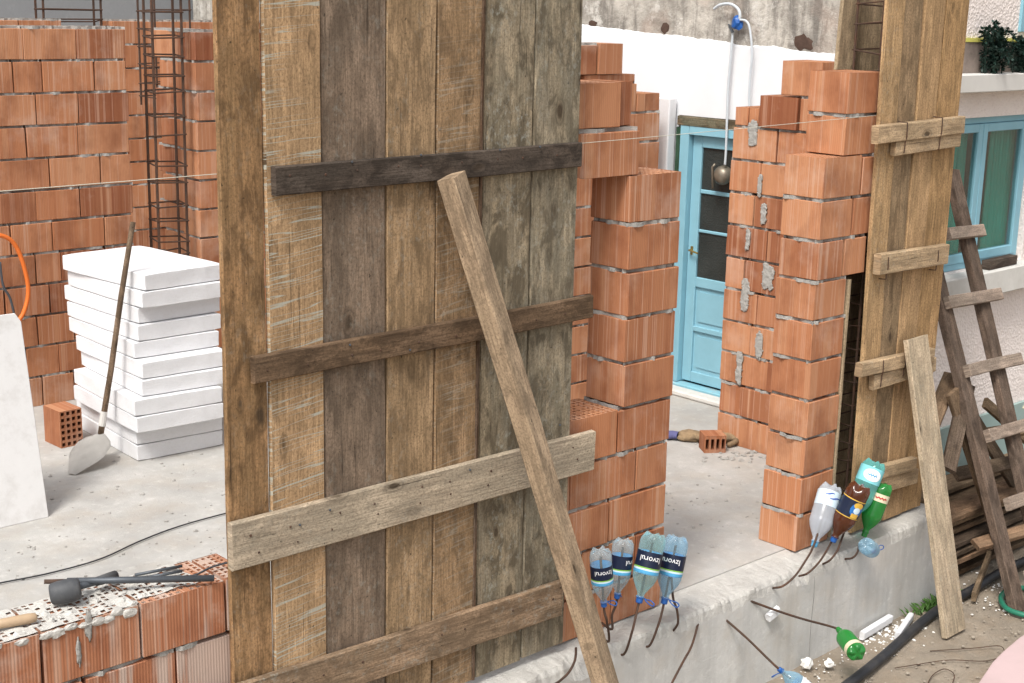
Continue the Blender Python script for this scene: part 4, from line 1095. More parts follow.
# cable on the floor
pts = [onz(u, v, 0.012) for u, v in ((-40, 592), (0, 583), (50, 573), (100, 559), (140, 541), (180, 526), (231, 512), (262, 506))]
prop(finish('floor_cable', tube_bm(spline(pts, 8), 0.0048, 6), PIPE, smooth=True), 'thin dark cable running across the pale floor of the left room', 'cable')

# ------------------------------------------------------------------ tools on the low wall
TZ = LW+0.012
ml = thing('rubber_mallet', 'black rubber mallet lying on the mortared low wall', 'mallet', (*onz(66, 600, TZ).xy, TZ))
hc = onz(66, 604, TZ)+V((0, 0, 0.052))
a = onz(114, 576, TZ+0.03); a.z = TZ+0.03
hd = (a-hc); hd.z = 0; hd.normalize(); sd2 = V((-hd.y, hd.x, 0))
m = Matrix.Translation(hc) @ Matrix(((sd2.x, 0, hd.x, 0), (sd2.y, 0, hd.y, 0), (0, 1, 0, 0), (0, 0, 0, 1)))
def mallet_head():
    bm = new_bm()
    ax = (sd2*0.62-hd*0.70+V((0, 0, -0.12))).normalized()
    c0, c1 = hc-ax*0.045, hc+ax*0.045
    tube_bm([c0-ax*0.012, c0-ax*0.010, c0-ax*0.004, c0+ax*0.02, hc, c1-ax*0.02, c1+ax*0.004, c1+ax*0.010, c1+ax*0.012], [.030, .036, .041, .045, .046, .045, .041, .036, .030], 24, bm)
    return bm
finish('head', mallet_head(), RUBBER, ml, smooth=True)
finish('handle', tube_bm([hc+hd*0.02, hc.lerp(a, .55), a], [.013, .014, .019], 10), DARKIRON, ml, smooth=True)
finish('grip', tube_bm([hc.lerp(a, .62), hc.lerp(a, .8), a+(a-hc)*0.03], [.018, .020, .021], 12), RUBBER, ml, smooth=True)
ch = thing('steel_pipe', 'long grey steel bar resting across the low wall over the mallet handle', 'bar', (*onz(130, 578, TZ).xy, TZ))
pa, pb = onz(44, 580, TZ+0.075), onz(214, 577, TZ+0.025)
pa.z, pb.z = TZ+0.068, TZ+0.02
pm_ = pa.lerp(pb, .13)
finish('bar', tube_bm([pm_, pa.lerp(pb, .5), pb], .0135, 12), DARKIRON, ch, smooth=True)
finish('tip', tube_bm([pa, pm_], [.009, .009], 10), REBAR, ch, smooth=True)
for (p_, q_, lab) in (((135, 575), (182, 566), 'short dark rod on the low wall behind the long steel bar'), ((150, 577), (182, 571), 'shorter dark rod lying between the long bar and the other rod')):
    pa, pb = onz(*p_, TZ+0.01), onz(*q_, TZ+0.01)
    prop(finish('steel_rod', tube_bm([pa, pb], .007, 8), DARKIRON, smooth=True), lab, 'rod')
pts = [onz(u, v, TZ+0.012) for u, v in ((178, 577), (195, 575), (212, 567), (231, 562), (250, 560))]
prop(finish('wire', tube_bm(spline(pts), .0045, 6), DARKIRON, smooth=True), 'thin black wire on the low wall running behind the plank panel', 'wire')
a, b = onz(-22, 628, TZ+0.02), onz(37, 617, TZ+0.02)
prop(finish('tool_handle', tube_bm([a, a.lerp(b, .5), a.lerp(b, .85), b.lerp(a, .03), b], [.017, .019, .020, .017, .010], 12), TROWELWOOD, smooth=True), 'pale smooth round tool handle lying at the left end of the low wall', 'tool handle')  # wooden handle of a hand tool, only the handle is modelled
# mason's line
pts = []
q0, q1 = ony(-60, 196, 4.697), ony(880, 115, 4.697)
n = 30
for i in range(n+1): pts.append(q0.lerp(q1, i/n)-V((0, 0, 0.012*math.sin(math.pi*i/n))))
prop(finish('mason_line', tube_bm(pts, 0.0016, 5), STRING, smooth=True), 'thin pale string stretched along the new brick walls', 'string')
# dead grey plant fibres on the line
# ------------------------------------------------------------------ door surroundings
bm = new_bm(); boxg(bm, 8.87, 8.97, 7.775, 7.93, 0.0, 2.44, jit=0.006); chamfer(bm, 0.008)
prop(finish('foam_strip', bm, FOAM), 'tall white polystyrene strip standing between brick pier and door frame', 'foam strip')
p1, p2 = onx(735, 22, 8.95), onx(722, 175, 8.955)
wl = thing('hanging_cable', 'grey white cable hanging from a blue junction knot down to the bell', 'cable', (8.95, p1.y, p1.z))
finish('cable', tube_bm(spline([onx(u, v, 8.94) for u, v in ((733, 30), (731, 55), (728, 90), (727, 120), (726, 150), (725, 165))]), 0.010, 8), CABLE, wl, smooth=True)
finish('cable_stub', tube_bm(spline([onx(u, v, 8.93) for u, v in ((714, 9), (720, 5), (730, 4), (738, 9), (740, 17), (737, 22))]), 0.012, 8), CABLE, wl, smooth=True)
finish('tail', tube_bm(spline([onx(u, v, 8.93) for u, v in ((738, 20), (746, 21), (750, 30), (752, 55), (750, 78), (749, 100), (750, 125))]), 0.009, 8), CABLE, wl, smooth=True)
bm = new_bm(); c = onx(737, 23, 8.93)
blob_bm(c, .03, .045, .055, 3, .6, 2, bm, 2.5); finish('knot', bm, BLUEPLASTIC, wl)
bm = new_bm(); c = onx(733, 30, 8.93)
tube_bm([c+V((-.01, .03, .03)), c+V((0, .0, -.02))], .012, 6, bm); tube_bm([c+V((0, .05, .04)), c+V((0, -.02, .02))], .008, 6, bm); finish('clip', bm, DARKIRON, wl)
bl = thing('door_bell', 'round tarnished bell on the end of the hanging cable in front of the door glass', 'bell', tuple(p2))
def bell():
    prof = [(0.002, .05), (.03, .048), (.055, .035), (.072, .01), (.08, -.02), (.078, -.028), (.06, -.022), (.03, -.01), (.002, -.005)]
    bm = lathe_bm(prof, 20); bmesh.ops.rotate(bm, verts=bm.verts, cent=(0, 0, 0), matrix=Matrix.Rotation(math.radians(-80), 3, 'Y') @ Matrix.Rotation(math.radians(15), 3, 'X'))
    bmesh.ops.translate(bm, verts=bm.verts, vec=p2); return bm
finish('dome', bell(), BELLMETAL, bl, smooth=True)
finish('clapper', tube_bm([p2+V((-.03, .05, .085)), p2+V((-.04, .07, .06)), p2+V((-.04, .05, -.11))], [.012, .01, .014], 8), BELLMETAL, bl, smooth=True)
# gloves and broken brick
def glove(u, v, rz, label, seed):
    g = onz(u, v, 0)
    root = thing('work_glove', label, 'glove', (g.x, g.y, 0), 'work gloves by the broken brick', rot=(0, 0, rz))
    bm = new_bm()
    blob_bm((0, 0, 0.04), .10, .065, .042, seed, .35, 3, bm)
    for k, (y, l, z) in enumerate(((-.055, .09, .035), (-.02, .115, .05), (.018, .11, .045), (.05, .085, .03))):
        tube_bm(spline([(.05, y*0.8, .045), (.10, y, z+.012), (.10+l*.6, y*1.25, z), (.10+l, y*1.3, .018)], 4), [.021]*4+[.02]*4+[.018]*4+[.012], 8, bm)
    tube_bm(spline([(-.03, .05, .04), (.0, .10, .035), (.05, .135, .02)], 4), [.021]*4+[.019]*4+[.012], 8, bm)
    o = finish('glove_body', bm, GLOVE, root, smooth=True, local=True)
    bm = new_bm(); tube_bm([(-.09, 0, .04), (-.13, .01, .04), (-.18, .0, .035)], [.045, .048, .054], 12, bm, caps=False)
    for v_ in bm.verts: v_.co.z = 0.036+(v_.co.z-0.036)*0.6
    finish('cuff', bm, CUFF, root, smooth=True, local=True)
glove(690, 441, -0.9, 'brown work glove lying flat on the floor left of the broken brick', 2)
glove(733, 443, 2.3, 'dark brown work glove crumpled against the broken brick and the pier', 5)
p = onz(712, 450, 0)
small_brick(p.x, p.y, 0.16, 0.15, 0.13, -0.6, 'broken piece of red hollow brick on the floor between two gloves', 4, 1)
bm = new_bm(); rnd = random.Random(12)
for i in range(34):
    p = onz(728+rnd.gauss(12, 14), 452+rnd.gauss(4, 5), 0.0)
    if p.x > 8.08: continue
    blob_bm((p.x, p.y, 0.004), rnd.uniform(.008, .03), rnd.uniform(.008, .03), rnd.uniform(.005, .015), i, .6, 1, bm)
prop(finish('mortar_crumbs', bm, MORTAR), 'grey mortar crumbs on the floor along the foot of the pier', 'rubble', kind='stuff')
bm = new_bm(); rnd = random.Random(31)
for i in range(420):
    p = onz(rnd.uniform(0, 235), rnd.uniform(430, 580), 0.0) if rnd.random() < .5 else onz(rnd.uniform(665, 800), rnd.uniform(435, 600), 0.0)
    if p.y < 5.05 or p.y > 10.3 or p.x > 8.7 or (6.6 < p.x < 7.3 and p.y < 5.1): continue
    k_ = rnd.uniform(.002, .011)*rnd.random()+.002
    blob_bm((p.x, p.y, k_*.4), k_*rnd.uniform(.8, 1.8), k_*rnd.uniform(.8, 1.8), k_*.7, i, .5, 1, bm)
prop(finish('floor_grit', bm, MORTAR), 'mortar grit strewn over the pale concrete floor', 'rubble', kind='stuff')
# ------------------------------------------------------------------ bottles
def text_mesh(body, size):
    cu = bpy.data.curves.new('print', 'FONT'); cu.body = body; cu.size = size; cu.align_x = 'CENTER'; cu.align_y = 'CENTER'; cu.resolution_u = 2
    ob = bpy.data.objects.new('print', cu); C.objects.link(ob)
    dg = bpy.context.evaluated_depsgraph_get(); me = bpy.data.meshes.new_from_object(ob.evaluated_get(dg))
    C.objects.unlink(ob); bpy.data.objects.remove(ob); return me
R0 = 0.056
PROF = [(0.014, 0.0), (0.014, 0.020), (0.019, 0.022), (0.019, 0.026), (0.015, 0.030), (0.018, 0.042), (0.032, 0.064), (0.046, 0.088), (0.0545, 0.112), (R0, 0.125), (R0*0.985, 0.132), (R0, 0.14), (R0, 0.225), (R0*0.965, 0.232), (R0, 0.240), (R0, 0.268), (0.054, 0.288), (0.042, 0.310), (0.018, 0.302), (0.001, 0.298)]
def lob(r, z, a):
    if z > 0.282:
        k = 0.5+0.5*math.cos(5*a); t = min(1, (z-0.282)/0.02)
        return (-0.028*(1-k)*t*(1 if r > 0.02 else 0.0), 1-0.10*(1-k)*t)
    return (0, 1)
def band(z0, z1, r, sides=40):
    return lathe_bm([(r, z0), (r, z1)], sides)
def wrap_text(body, size, r, zc_, ang=0.0, flip=True):
    me = text_mesh(body, size); bm = new_bm(); bm.from_mesh(me); bpy.data.meshes.remove(me)
    bmesh.ops.subdivide_edges(bm, edges=[e for e in bm.edges if e.calc_length() > 0.006], cuts=2)
    for v in bm.verts:
        x, y = v.co.x, v.co.y
        if flip: x, y = -x, -y
        a = ang+x/r
        v.co = V((r*math.cos(a), r*math.sin(a), zc_+y))
    return bm
def patch(ang, z0, ha, hz, r, shape='oval', n=12, wave=0.0):
    bm = new_bm(); pr = None
    for i in range(-n, n+1):
        t = i/n; x = t*ha; h = hz*(math.sqrt(max(0.0, 1-t*t)) if shape == 'oval' else (1-0.75*abs(t)) if shape == 'swoosh' else 1.0)+1e-4
        a = ang+x/r; zz = z0+wave*math.sin(t*(2.2 if shape == 'swoosh' else 11))
        q = [bm.verts.new((r*math.cos(a), r*math.sin(a), zz-h)), bm.verts.new((r*math.cos(a), r*math.sin(a), zz+h))]
        if pr: bm.faces.new((pr[0], q[0], q[1], pr[1]))
        pr = q
    return bm
def bottle(label, group, plastic, cap, bands, texts, ring=True, scale=1.0, band_part='label_band', prints=()):
    root = thing('plastic_bottle', label, 'bottle', (0, 0, 0), group)
    bm = lathe_bm(PROF, 40, lobes=lob); body = finish('bottle_body', bm, plastic, root, smooth=True, local=True)
    for (z0, z1, m, k) in bands:
        lb = finish(band_part, band(z0, z1, R0+0.0006+0.0003*k), m, root, smooth=True, local=True)
    for (body_t, size, z, ang, m) in texts:
        finish('label_print', wrap_text(body_t, size, R0+0.0022, z, ang), m, root, local=True)
    for (ang, z0, ha, hz, m, shape, wv, lift) in prints:
        finish('label_print', patch(ang, z0, ha, hz, R0+0.0022+lift, shape, 12, wv), m, root, local=True)
    bm = new_bm(); tube_bm([(0, 0, -0.004), (0, 0, 0.0), (0, 0, 0.017), (0, 0, 0.018)], [.013, .0155, .0155, .012], 16, bm)
    cp = finish('cap', bm, cap, root, smooth=False, local=True)
    bm = new_bm(); tube_bm([(0, 0, 0.019), (0, 0, 0.027)], .0185, 16, bm)
    finish('neck_ring', bm, cap, root, local=True)
    if ring:
        pts = [(0.0, 0.018, 0.02), (0.01, 0.035, 0.006), (0.012, 0.058, -0.004), (0.0, 0.068, 0.004), (-0.012, 0.055, 0.014), (-0.008, 0.034, 0.016), (0.0, 0.018, 0.02)]
        finish('carry_loop', tube_bm(spline(pts, 5), 0.003, 6), cap, root, smooth=True, local=True)
    root.scale = (scale,)*3
    return root
def place(root, neck, base, spin=0.0, s=None):
    neck, base = V(neck), V(base); ax = (base-neck)
    sc = s or ax.length/0.312
    z = ax.normalized(); t = V((-1, -1, 0)); t = (t-z*t.dot(z)).normalized()  # label front looks towards -x -y
    y = z.cross(t)
    m = Matrix(((t.x, y.x, z.x), (t.y, y.y, z.y), (t.z, y.z, z.z))) @ Matrix.Rotation(spin, 3, 'Z')
    root.location = neck; root.rotation_euler = m.to_euler(); root.scale = (sc,)*3
    bpy.context.view_layer.update()
LB = [(0.132, 0.144, SKYLABEL, 0), (0.144, 0.152, PALELABEL, 0), (0.152, 0.158, GREENLABEL, 0), (0.158, 0.226, NAVY, 0), (0.128, 0.225, INNERLABEL, -5)]
TX = [('Izvorul', 0.036, 0.196, -0.1, WHITEINK), ('Izvorul', 0.036, 0.196, 2.6, WHITEINK)]
G1 = 'upturned bottles over the starter bars by the tall pillar'
spec = [((604, 606), (600, 548), 4.44, PET, 'upturned clear water bottle with navy label, half hidden behind the slanting beam', .3),
        ((617, 598), (624, 538), 4.56, PET, 'upturned clear water bottle with navy label, second from the slanting beam, tallest neck', 1.3),
        ((639, 602), (655, 532), 4.46, PET_AQUA, 'upturned teal-based water bottle with navy label, third from the slanting beam', .1),
        ((664, 603), (678, 535), 4.48, PET_SKY, 'upturned blue-tinted water bottle with navy label, farthest from the slanting beam', -.25)]
PETS = {}
bots = []
for i, (nk, bs, y, pl, lab, sp) in enumerate(spec):
    r = bottle(lab, G1, pl, BLUEPLASTIC, LB, TX) if i == 0 else copy_tree(bots[0])
    bots.append(r); prop(r, lab, 'bottle', G1)
    if i:
        for ch_ in r.children:
            if ch_.name.startswith('bottle_body'): ch_.data = ch_.data.copy(); ch_.data.materials[0] = pl
    a, b = ony(*nk, y), ony(*bs, y+0.02)
    place(r, a, b, sp)
bent = 'bent rusty bar ends poking from the foundation wall'
def bar(lab, pts, r=0.0065, name='starter_bar', grp=bent):
    prop(finish(name, tube_bm(spline(pts, 6), r, 7), REBAR, smooth=True), lab, 'rebar', grp)
def wallbar(lab, foot, mid, nk, bs, y):
    f_ = ony(*foot, 4.535)
    a, b = ony(*nk, y), ony(*bs, y+0.02)
    mpt = ony(*mid, y-0.01)
    bar(lab, [f_+V((0, 0.05, 0.01)), f_+V((0, -0.02, 0)), mpt, a-(b-a)*0.08, a.lerp(b, .3), a.lerp(b, .85)])
wallbar('thin dark bar inside the bottle nearest the slanting beam', (606, 640), (607, 622), spec[0][0], spec[0][1], 4.44)
wallbar('thin dark bar inside the second bottle from the slanting beam', (609, 628), (612, 615), spec[1][0], spec[1][1], 4.562)
wallbar('thin dark bar bent up from the wall into the teal-based bottle', (621, 653), (632, 632), spec[2][0], spec[2][1], 4.46)
wallbar('thin dark bar bent up from the wall into the blue-tinted bottle', (646, 645), (658, 626), spec[3][0], spec[3][1], 4.48)
q = [ony(u, v, y) for u, v, y in ((673, 631, 4.54), (676, 627, 4.50), (678, 622, 4.48), (677, 610, 4.48), (673, 597, 4.48), (671, 570, 4.48))]
bar('short hooked bar right of the blue-tinted bottle', q)
q = [ony(u, v, y) for u, v, y in ((698, 624, 4.535), (692, 645, 4.45), (683, 662, 4.40), (672, 683, 4.36), (664, 700, 4.34))]
bar('bare reddish bar curving down the wall face below the doorway opening', q)
q = [ony(u, v, y) for u, v, y in ((576, 648, 4.56), (575, 660, 4.50), (569, 672, 4.48), (561, 680, 4.47), (555, 684, 4.46))]
bar('short hooked bar left of the slanting beam foot', q)
# right-hand bottles
G2 = 'upturned bottles over the starter bars by the right pillar'
b1 = bottle('upturned frosted grey bottle with pale blue label next to the right pillar', G2, PET_GREY, mk_plain('light_blue_cap', (0.08, 0.30, 0.50), 0.4),
            [(0.195, 0.27, PALELABEL, 0)], [], ring=False, prints=[(.25, .236, .03, .004, BLUEINK, 'swoosh', .006, 0), (-.3, .252, .022, .004, BLUEINK, 'swoosh', .005, 0), (.9, .245, .008, .008, BLUEINK, 'oval', 0, 0)])
place(b1, ony(814, 546, 4.58), ony(832, 484, 4.63), .1)
b2 = bottle('upturned brown bottle with a blue and gold label in the middle of the right bottles', G2, PET_BROWN, BLUEPLASTIC,
            [(0.145, 0.240, NAVY, 0), (0.145, 0.149, GOLDINK, 1), (0.234, 0.239, GOLDINK, 1)], [], ring=False, prints=[(.15, .192, .036, .036, BLUELABEL, 'oval', 0, 0), (.15, .215, .026, .016, GOLDINK, 'oval', 0, .0004), (.15, .190, .018, .016, PALELABEL, 'oval', 0, .0008), (.15, .162, .020, .011, GOLDINK, 'rect', 0, .0004)])
place(b2, ony(833, 541, 4.53), ony(862, 484, 4.44), .2)
b3 = bottle('upturned teal bottle with an aqua label rising highest behind the brown one', G2, PET_TEAL, BLUEPLASTIC,
            [(0.20, 0.275, AQUALABEL, 0)], [], ring=False, prints=[(-.1, .238, .045, .028, WHITEINK, 'oval', 0, 0), (-.1, .238, .022, .004, SKYLABEL, 'rect', .004, .0005)])
place(b3, ony(851, 522, 4.575), ony(876, 460, 4.545), 0)
b4 = bottle('upturned green bottle with a cream label, rightmost of the upright bottles by the right pillar', G2, PET_GREEN, PET_GREEN,
            [(0.205, 0.248, CREAMLABEL, 0)], [], ring=False, prints=[(-.1, .226, .034, .004, REDINK, 'rect', .003, 0)])
place(b4, ony(864, 536, 4.53), ony(884, 482, 4.50), .1)
b5 = bottle('small blue bottle lying on the wall edge with its base towards the camera', G2, PET_BLUE, BLUEPLASTIC, [], [])
place(b5, ony(875, 552, 4.47), ony(855, 538, 4.30), 0, 0.92)
def hook(lab, L, y0=4.535):
    bar(lab, [ony(u, v, y) for u, v, y in L])
hook('long bent bar under the frosted grey bottle', ((773, 588, 4.535), (783, 586, 4.47), (795, 576, 4.46), (806, 560, 4.48), (813, 547, 4.56), (822, 520, 4.58), (830, 492, 4.61)))
hook('bent bar under the brown bottle', ((799, 576, 4.535), (808, 573, 4.47), (820, 561, 4.47), (831, 543, 4.55), (846, 515, 4.60)))
hook('short bent bar right under the brown bottle neck', ((823, 564, 4.535), (830, 560, 4.48), (837, 551, 4.48), (841, 541, 4.52), (845, 530, 4.58)))
hook('short hooked bar below the small blue bottle', ((845, 559, 4.535), (852, 558, 4.48), (857, 553, 4.46), (859, 545, 4.47)))
# bottles down on the ground
G3 = 'bottles on the long bars near the ground'
e0 = ony(748, 600, 4.54); g_end = ony(838, 629, 4.32); g_far = ony(854, 649, 4.12)
b6 = bottle('green bottle stuck on a long straight bar above the dirt', G3, PET_GREEN, PET_GREEN, [(0.235, 0.272, CREAMLABEL, 0)], [], ring=False)
place(b6, ony(838, 629, 4.32), ony(854, 649, 4.12), 0, 0.98)
bar('long straight rusty bar carrying the green bottle', [e0, e0.lerp(g_end, .3)+V((0, 0, -.008)), e0.lerp(g_end, .6)-V((0, 0, .008)), g_end, g_end.lerp(g_far, .5)], 0.0068)
b7 = bottle('clear bottle with a white label and blue cap on a bar at the bottom edge', G3, PET_BLUE, BLUEPLASTIC, [(0.14, 0.24, WHITEINK, 0)], [])
n7 = ony(779, 669, 4.26)
place(b7, n7, ony(818, 700, 4.10), 0)
e1 = ony(725, 619, 4.54)
bar('long straight rusty bar reaching down to the clear bottle', [e1, e1.lerp(n7, .4)+V((0, 0, .006)), e1.lerp(n7, .8), n7, n7.lerp(ony(818, 700, 4.10), .3)], 0.0068)

# ------------------------------------------------------------------ right-hand yard
def leanboard():
    ft = (onz(940, 636, -0.61)+onz(967, 630, -0.61))/2; tp = (ony(903, 340, 4.585)+ony(928, 335, 4.585))/2
    return beam_bm(ft, tp, 0.228, 0.036, (1, 0.0, 0), 14, 0.002, 0.004, endjit=0.003)
prop(finish('leaning_plank', leanboard(), mk_wood('grey_pale_plank', srgb(178, 162, 134), 0.62, 0.45, srgb(146, 136, 116), stain=0.25, seed=81, spots=0.25)), 'single pale plank leaning against the wire-tied formwork, its foot on the dirt', 'plank')
# ladder
lad = thing('wooden_ladder', 'rough grey wooden ladder leaning on the house wall beside the window', 'ladder', tuple(onz(1018, 612, -0.62)))
LFOOT = onz(1018, 610, -0.615)
SL = (5.33-LFOOT.y)/(2.05+0.62)
def lad_pt(u, v):
    # the ladder's plane: y = LFOOT.y + SL*(z+0.615)
    r = _ray(u, v); n_ = V((0, 1, -SL)); q = V((0, LFOOT.y+SL*0.615, 0))
    return EYE+r*((q-EYE).dot(n_)/r.dot(n_))
LW_ = mk_wood('ladder_wood', srgb(104, 88, 74), 0.5, 0.5, srgb(84, 74, 66), stain=0.5, seed=91)
RW_ = mk_wood('rung_wood', srgb(152, 136, 120), 0.6, 0.5, srgb(128, 118, 106), stain=0.3, seed=92)
PN = V((0, -1, SL)).normalized()
l0, l1 = lad_pt(1018, 611), lad_pt(944, 308); l1 = l0+(l1-l0)*1.75
r1 = lad_pt(953, 178); r0 = lad_pt(1008, 417); r0 = r1+(r0-r1)*1.62
r1 = r1+(r1-r0)*0.02
tq = (r0.z+0.60)/(r0.z-r1.z); r0 = r0.lerp(r1, tq)
for a, b in ((l0, l1), (r0, r1)):
    finish('rail', beam_bm(a, b, 0.125, 0.06, (1, 0, 0), 14, 0.003, 0.006), LW_, lad)
for (ua, va, ub, vb) in ((941, 237, 976, 233), (940, 305, 993, 296), (960, 373, 1013, 361), (980, 438, 1040, 420), (1000, 506, 1062, 484), (1020, 578, 1090, 552)):
    a, b = lad_pt(ua, va)+PN*0.055, lad_pt(ub, vb)+PN*0.055
    finish('rung', beam_bm(a, b, 0.085, 0.045, (0, SL, 1), 6, 0.003, 0.005), RW_, lad)
# wood pile behind the ladder
PILE = [mk_wood('pile_wood_%d' % i, srgb(*c), 0.5, 0.5, srgb(90, 78, 64), stain=0.45, seed=100+i) for i, c in enumerate(((126, 104, 78), (104, 88, 70), (150, 128, 98), (88, 74, 60), (138, 110, 82)))]
GP = 'old boards heaped behind the ladder'
k = 0
LBL = 'old grey-brown board lying flat in the stack behind the ladder'
for lv in range(8):
    for j in range(2):
        z = -0.59+lv*0.062
        y0_ = 4.72+j*0.30+random.uniform(-.05, .05); xa_ = 8.25+random.uniform(-.10, .06)
        o = finish('old_board', beam_bm((xa_, y0_, z), (xa_+1.9+random.uniform(-.3, .3), y0_+random.uniform(-.04, .04), z+random.uniform(-.004, .004)), 0.20, 0.036, (0, 1, 0), 6, 0.002), PILE[(lv*2+j*3) % 5])
        prop(o, LBL, 'board', GP)
cross = [((1003, 548), (952, 392), -0.60, 4.80, .12, 0, 'dark board slanting steeply in front of the board stack behind the leaning plank'),
         ((1035, 515), (962, 400), -0.2, 4.95, .10, 1, 'grey board crossing the pile from the ladder foot up to the left'),
         ((1060, 470), (985, 402), 0.1, 5.05, .08, 2, 'pale thin board slanting through the gap between ladder rungs'),
         ((948, 470), (968, 385), -0.25, 4.85, .10, 3, 'short dark board standing upright against the pile beside the leaning plank'),
         ((925, 440), (952, 375), -0.2, 5.0, .11, 0, 'grey board leaning on the house wall between formwork and ladder'),
         ((1062, 520), (975, 545), -0.35, 4.45, .09, 4, 'reddish board at the front of the pile under the ladder'),
         ((1050, 425), (970, 437), 0.12, 4.95, .10, 2, 'pale board lying on top of the pile behind the ladder'),
         ((1050, 455), (955, 475), 0.02, 4.85, .10, 1, 'grey board lying on the pile just under the topmost one')]
for (a, b, z0_, y_, wd, mi_, lab) in cross:
    p, q = ony(*a, y_-0.34), ony(*b, y_-0.08)
    prop(finish('old_board', beam_bm(p, q, wd, 0.035, (1, 0, 0.3), 8, 0.003), PILE[mi_]), lab, 'board', GP)
p, q = onz(975, 590, -0.57), onz(1000, 566, -0.5)
prop(finish('old_board', beam_bm(p+V((-.1, -.05, 0)), q+V((.12, .15, 0)), 0.07, 0.03, (0, 0, 1), 4, 0.003), PILE[2]), 'short pale splintered board on the dirt under the pile', 'board', GP)
# wood block on the sill
p = ony(999, 268, HY-0.06)
bm = beam_bm((p.x-0.21, HY-0.065, WZ0+0.033), (p.x+0.21, HY-0.055, WZ0+0.033), 0.07, 0.07, (0, 0, 1), 4, 0.002)
prop(finish('wood_block', bm, mk_wood('dark_block_wood', srgb(78, 64, 54), 0.5, seed=110)), 'dark wooden offcut lying on the window sill', 'wood block')
# plants on the ledge
def ledge_plant(u, v, w_, h_, seed, label):
    rnd = random.Random(seed); p = ony(u, v, HY-0.09)
    root = thing('ledge_plant', label, 'plant', (p.x, HY-0.085, 2.752), 'dark plants on the ledge')
    lf = new_bm(); stem = new_bm()
    for s_ in range(13):
        a = V((p.x+rnd.uniform(-w_, w_)*0.7, HY-0.085+rnd.uniform(-.05, .05), 2.752))
        up = rnd.uniform(.45, 1.0)*h_
        b = a+V((rnd.uniform(-.10, .10), rnd.uniform(-.06, .02), up))
        c = b+V((rnd.uniform(-.14, .14), -0.06, -rnd.uniform(0, .12)))
        pts = spline([a, a.lerp(b, .5)+V((rnd.uniform(-.03, .03), 0, 0)), b, c], 5)
        tube_bm(pts, 0.006, 5, stem)
        for q in pts[2:]:
            for _ in range(9):
                d = V((rnd.gauss(0, 1), rnd.gauss(0, 1), rnd.gauss(0, .8))).normalized(); e = d.cross(V((rnd.random(), rnd.random(), 1))).normalized()
                L_ = rnd.uniform(.02, .04); q2 = q+d*rnd.uniform(0, .016)
                vs = [lf.verts.new(q2), lf.verts.new(q2+d*L_*.5+e*.011), lf.verts.new(q2+d*L_), lf.verts.new(q2+d*L_*.5-e*.011)]
                lf.faces.new(vs)
    finish('leaves', lf, LEAFDARK, root); finish('stems', stem, LEAFDARK, root)
ledge_plant(991, 74, .12, .34, 1, 'bushy dark green plant on the ledge, nearer the formwork')
ledge_plant(1019, 72, .12, .26, 2, 'lower dark green plant on the ledge at the right edge')
# ground things
pts = [onz(u, v, -0.585) for u, v in ((820, 705), (850, 683), (885, 655), (915, 628), (945, 605), (975, 588), (1003, 571), (1045, 552))]
prop(finish('black_pipe', tube_bm(spline(pts, 6), 0.03, 12), PIPE, smooth=True), 'black plastic pipe snaking over the dirt past the leaning plank', 'pipe')
pts = [onz(u, v, -0.59) for u, v in ((1040, 590), (1022, 588), (1008, 590), (1001, 598), (1006, 608), (1020, 614), (1040, 618))]
prop(finish('green_hose', tube_bm(spline(pts, 6), 0.018, 10), GREENHOSE, smooth=True), 'dark green hose looped round the ladder foot', 'hose')
for (a, b, r_, lab) in (((862, 636), (890, 619), .024, 'long white foam sliver lying along the wall foot'), ((897, 636), (911, 616), .022, 'short bright white foam stick beside the black pipe'), ((768, 618), (778, 610), .022, 'small white foam wedge jammed against the wall face under the long bar')):
    if lab.startswith('small'):
        p, q = ony(*a, 4.50), ony(*b, 4.50)
    else: p, q = onz(*a, -0.58), onz(*b, -0.58)
    bm = beam_bm(p, q, r_*2.3, r_*1.6, (0, 0, 1), 5, 0.004, 0.008, endjit=0.006)
    prop(finish('foam_scrap', bm, FOAM), lab, 'foam scrap', 'white foam scraps')
for (u, v, s_, lab) in ((806, 668, .035, 'largest white lump on the dirt at the wall foot'), ((829), 667, .028, 'flat pale lump beside the largest white lump')):
    p = onz(u, v, -0.61); bm = blob_bm((p.x, p.y, -0.60+s_*.5), s_*1.1, s_, s_, u, .6, 2, None, 2.0)
    prop(finish('white_lump', bm, CRUMB), lab, 'lump')
def scatter(n, mat, name, lab, rng, region, smin, smax):
    bm = new_bm(); rnd = random.Random(rng)
    for i in range(n):
        u, v = region(rnd); p = onz(u, v, -0.62)
        if p.y > 4.50 and p.x < 8.1: continue
        s_ = rnd.uniform(smin, smax)*rnd.random()**1.5+smin
        r = bmesh.ops.create_icosphere(bm, subdivisions=1, radius=1)
        for w_ in r['verts']:
            w_.co = V((p.x, p.y, -0.622+s_*.3))+V((w_.co.x*s_*rnd.uniform(.7, 1.3), w_.co.y*s_*rnd.uniform(.7, 1.3), w_.co.z*s_*.6))
    prop(finish(name, bm, mat), lab, 'rubble', kind='stuff')
scatter(900, GRAVEL, 'gravel', 'grey grit and pebbles strewn over the dirt', 3, lambda r: (r.uniform(740, 1060), r.uniform(560, 720)), .003, .013)
scatter(190, CRUMB, 'foam_crumbs', 'white foam crumbs scattered along the foot of the foundation wall', 5, lambda r: ((lambda t: (770+t*165+r.gauss(0, 10), 690-t*78+r.gauss(0, 12)))(r.random())), .002, .010)
scatter(140, CRUMB, 'rubble_chips', 'white and grey rubble bits between wall foot and black pipe', 17, lambda r: (r.gauss(885, 14), r.gauss(630, 9)), .004, .016)
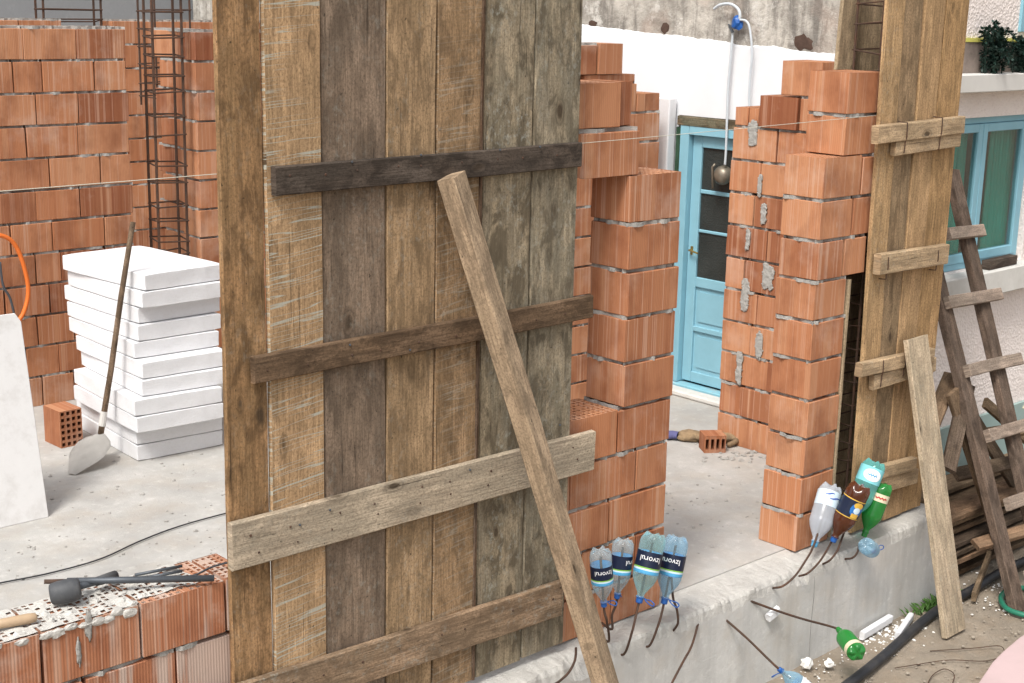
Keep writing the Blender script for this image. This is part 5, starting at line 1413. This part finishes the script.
scatter(60, CRUMB, 'white_chips', 'few white chips on the dirt around the ladder foot', 9, lambda r: (r.uniform(960, 1015), r.uniform(570, 615)), .004, .012)
bm = new_bm(); rnd = random.Random(4)
for i in range(160):
    t = rnd.random(); p = onz(905+t*30+rnd.gauss(0, 4), 612-t*22+rnd.gauss(0, 4), -0.62)
    if p.y > 4.5: p.y = 4.49-rnd.random()*.05
    a = rnd.uniform(0, 6.3); l_ = rnd.uniform(.04, .12); d = V((math.cos(a)*.7, math.sin(a)*.7, rnd.uniform(.4, 1))).normalized(); e = V((-math.sin(a), math.cos(a), 0))*.006
    q = p+d*l_*.6; e2 = p+d*l_+V((0, 0, -.02))
    bm.faces.new([bm.verts.new(c) for c in (p-e, p+e, q+e*.8, e2, q-e*.8)])
prop(finish('grass_tuft', bm, GRASS), 'green grass tuft at the wall foot behind the leaning plank', 'grass')
# thin wire loops on the dirt
pts = [onz(u, v, -0.612) for u, v in ((895, 668), (920, 664), (950, 660), (985, 661), (1003, 655), (1000, 646), (975, 648), (930, 651))]
prop(finish('ground_wire', tube_bm(spline(pts, 6), .0028, 5), REBAR, smooth=True), 'thin rusty wire loop lying on the dirt below the leaning plank', 'wire')
pts = [onz(u, v, -0.612) for u, v in ((925, 690), (932, 676), (944, 669), (954, 674), (952, 684), (946, 692))]
prop(finish('ground_wire', tube_bm(spline(pts, 6), .0028, 5), REBAR, smooth=True), 'small curled wire on the dirt at the bottom edge', 'wire')
# pale pink sheet, bottom right corner
bm = new_bm()
out = [onz(u, v, -0.56) for u, v in ((1032, 636), (1018, 645), (1003, 658), (992, 669), (978, 690), (975, 720), (1100, 740), (1120, 640))]
lo = [bm.verts.new(p) for p in out]; hi = [bm.verts.new(p+V((0, 0, .05))) for p in out]
for a in lo: a.co.z = -0.62
bm.faces.new(hi)
for i in range(len(lo)): bm.faces.new((lo[i], lo[(i+1) % len(lo)], hi[(i+1) % len(lo)], hi[i]))
bmesh.ops.recalc_face_normals(bm, faces=bm.faces); chamfer(bm, 0.012, 2)
prop(finish('pink_sheet', bm, PINK), 'pale pink sheet lying on the dirt in the bottom right corner', 'sheet')
# cream card hooked on the ladder's right rail
c0 = [lad_pt(1010, 411)+PN*.10, lad_pt(1030, 428)+PN*.10, lad_pt(1048, 385)+PN*.12, lad_pt(1026, 378)+PN*.12]
bm = new_bm(); a = [bm.verts.new(p) for p in c0]; b = [bm.verts.new(p-PN*.006) for p in c0]
bm.faces.new(a); bm.faces.new(b[::-1])
for i in range(4): bm.faces.new((a[i], b[i], b[(i+1) % 4], a[(i+1) % 4]))
bmesh.ops.recalc_face_normals(bm, faces=bm.faces)
prop(finish('cream_card', bm, CREAM), 'cream card resting against the ladder at the right edge', 'card')
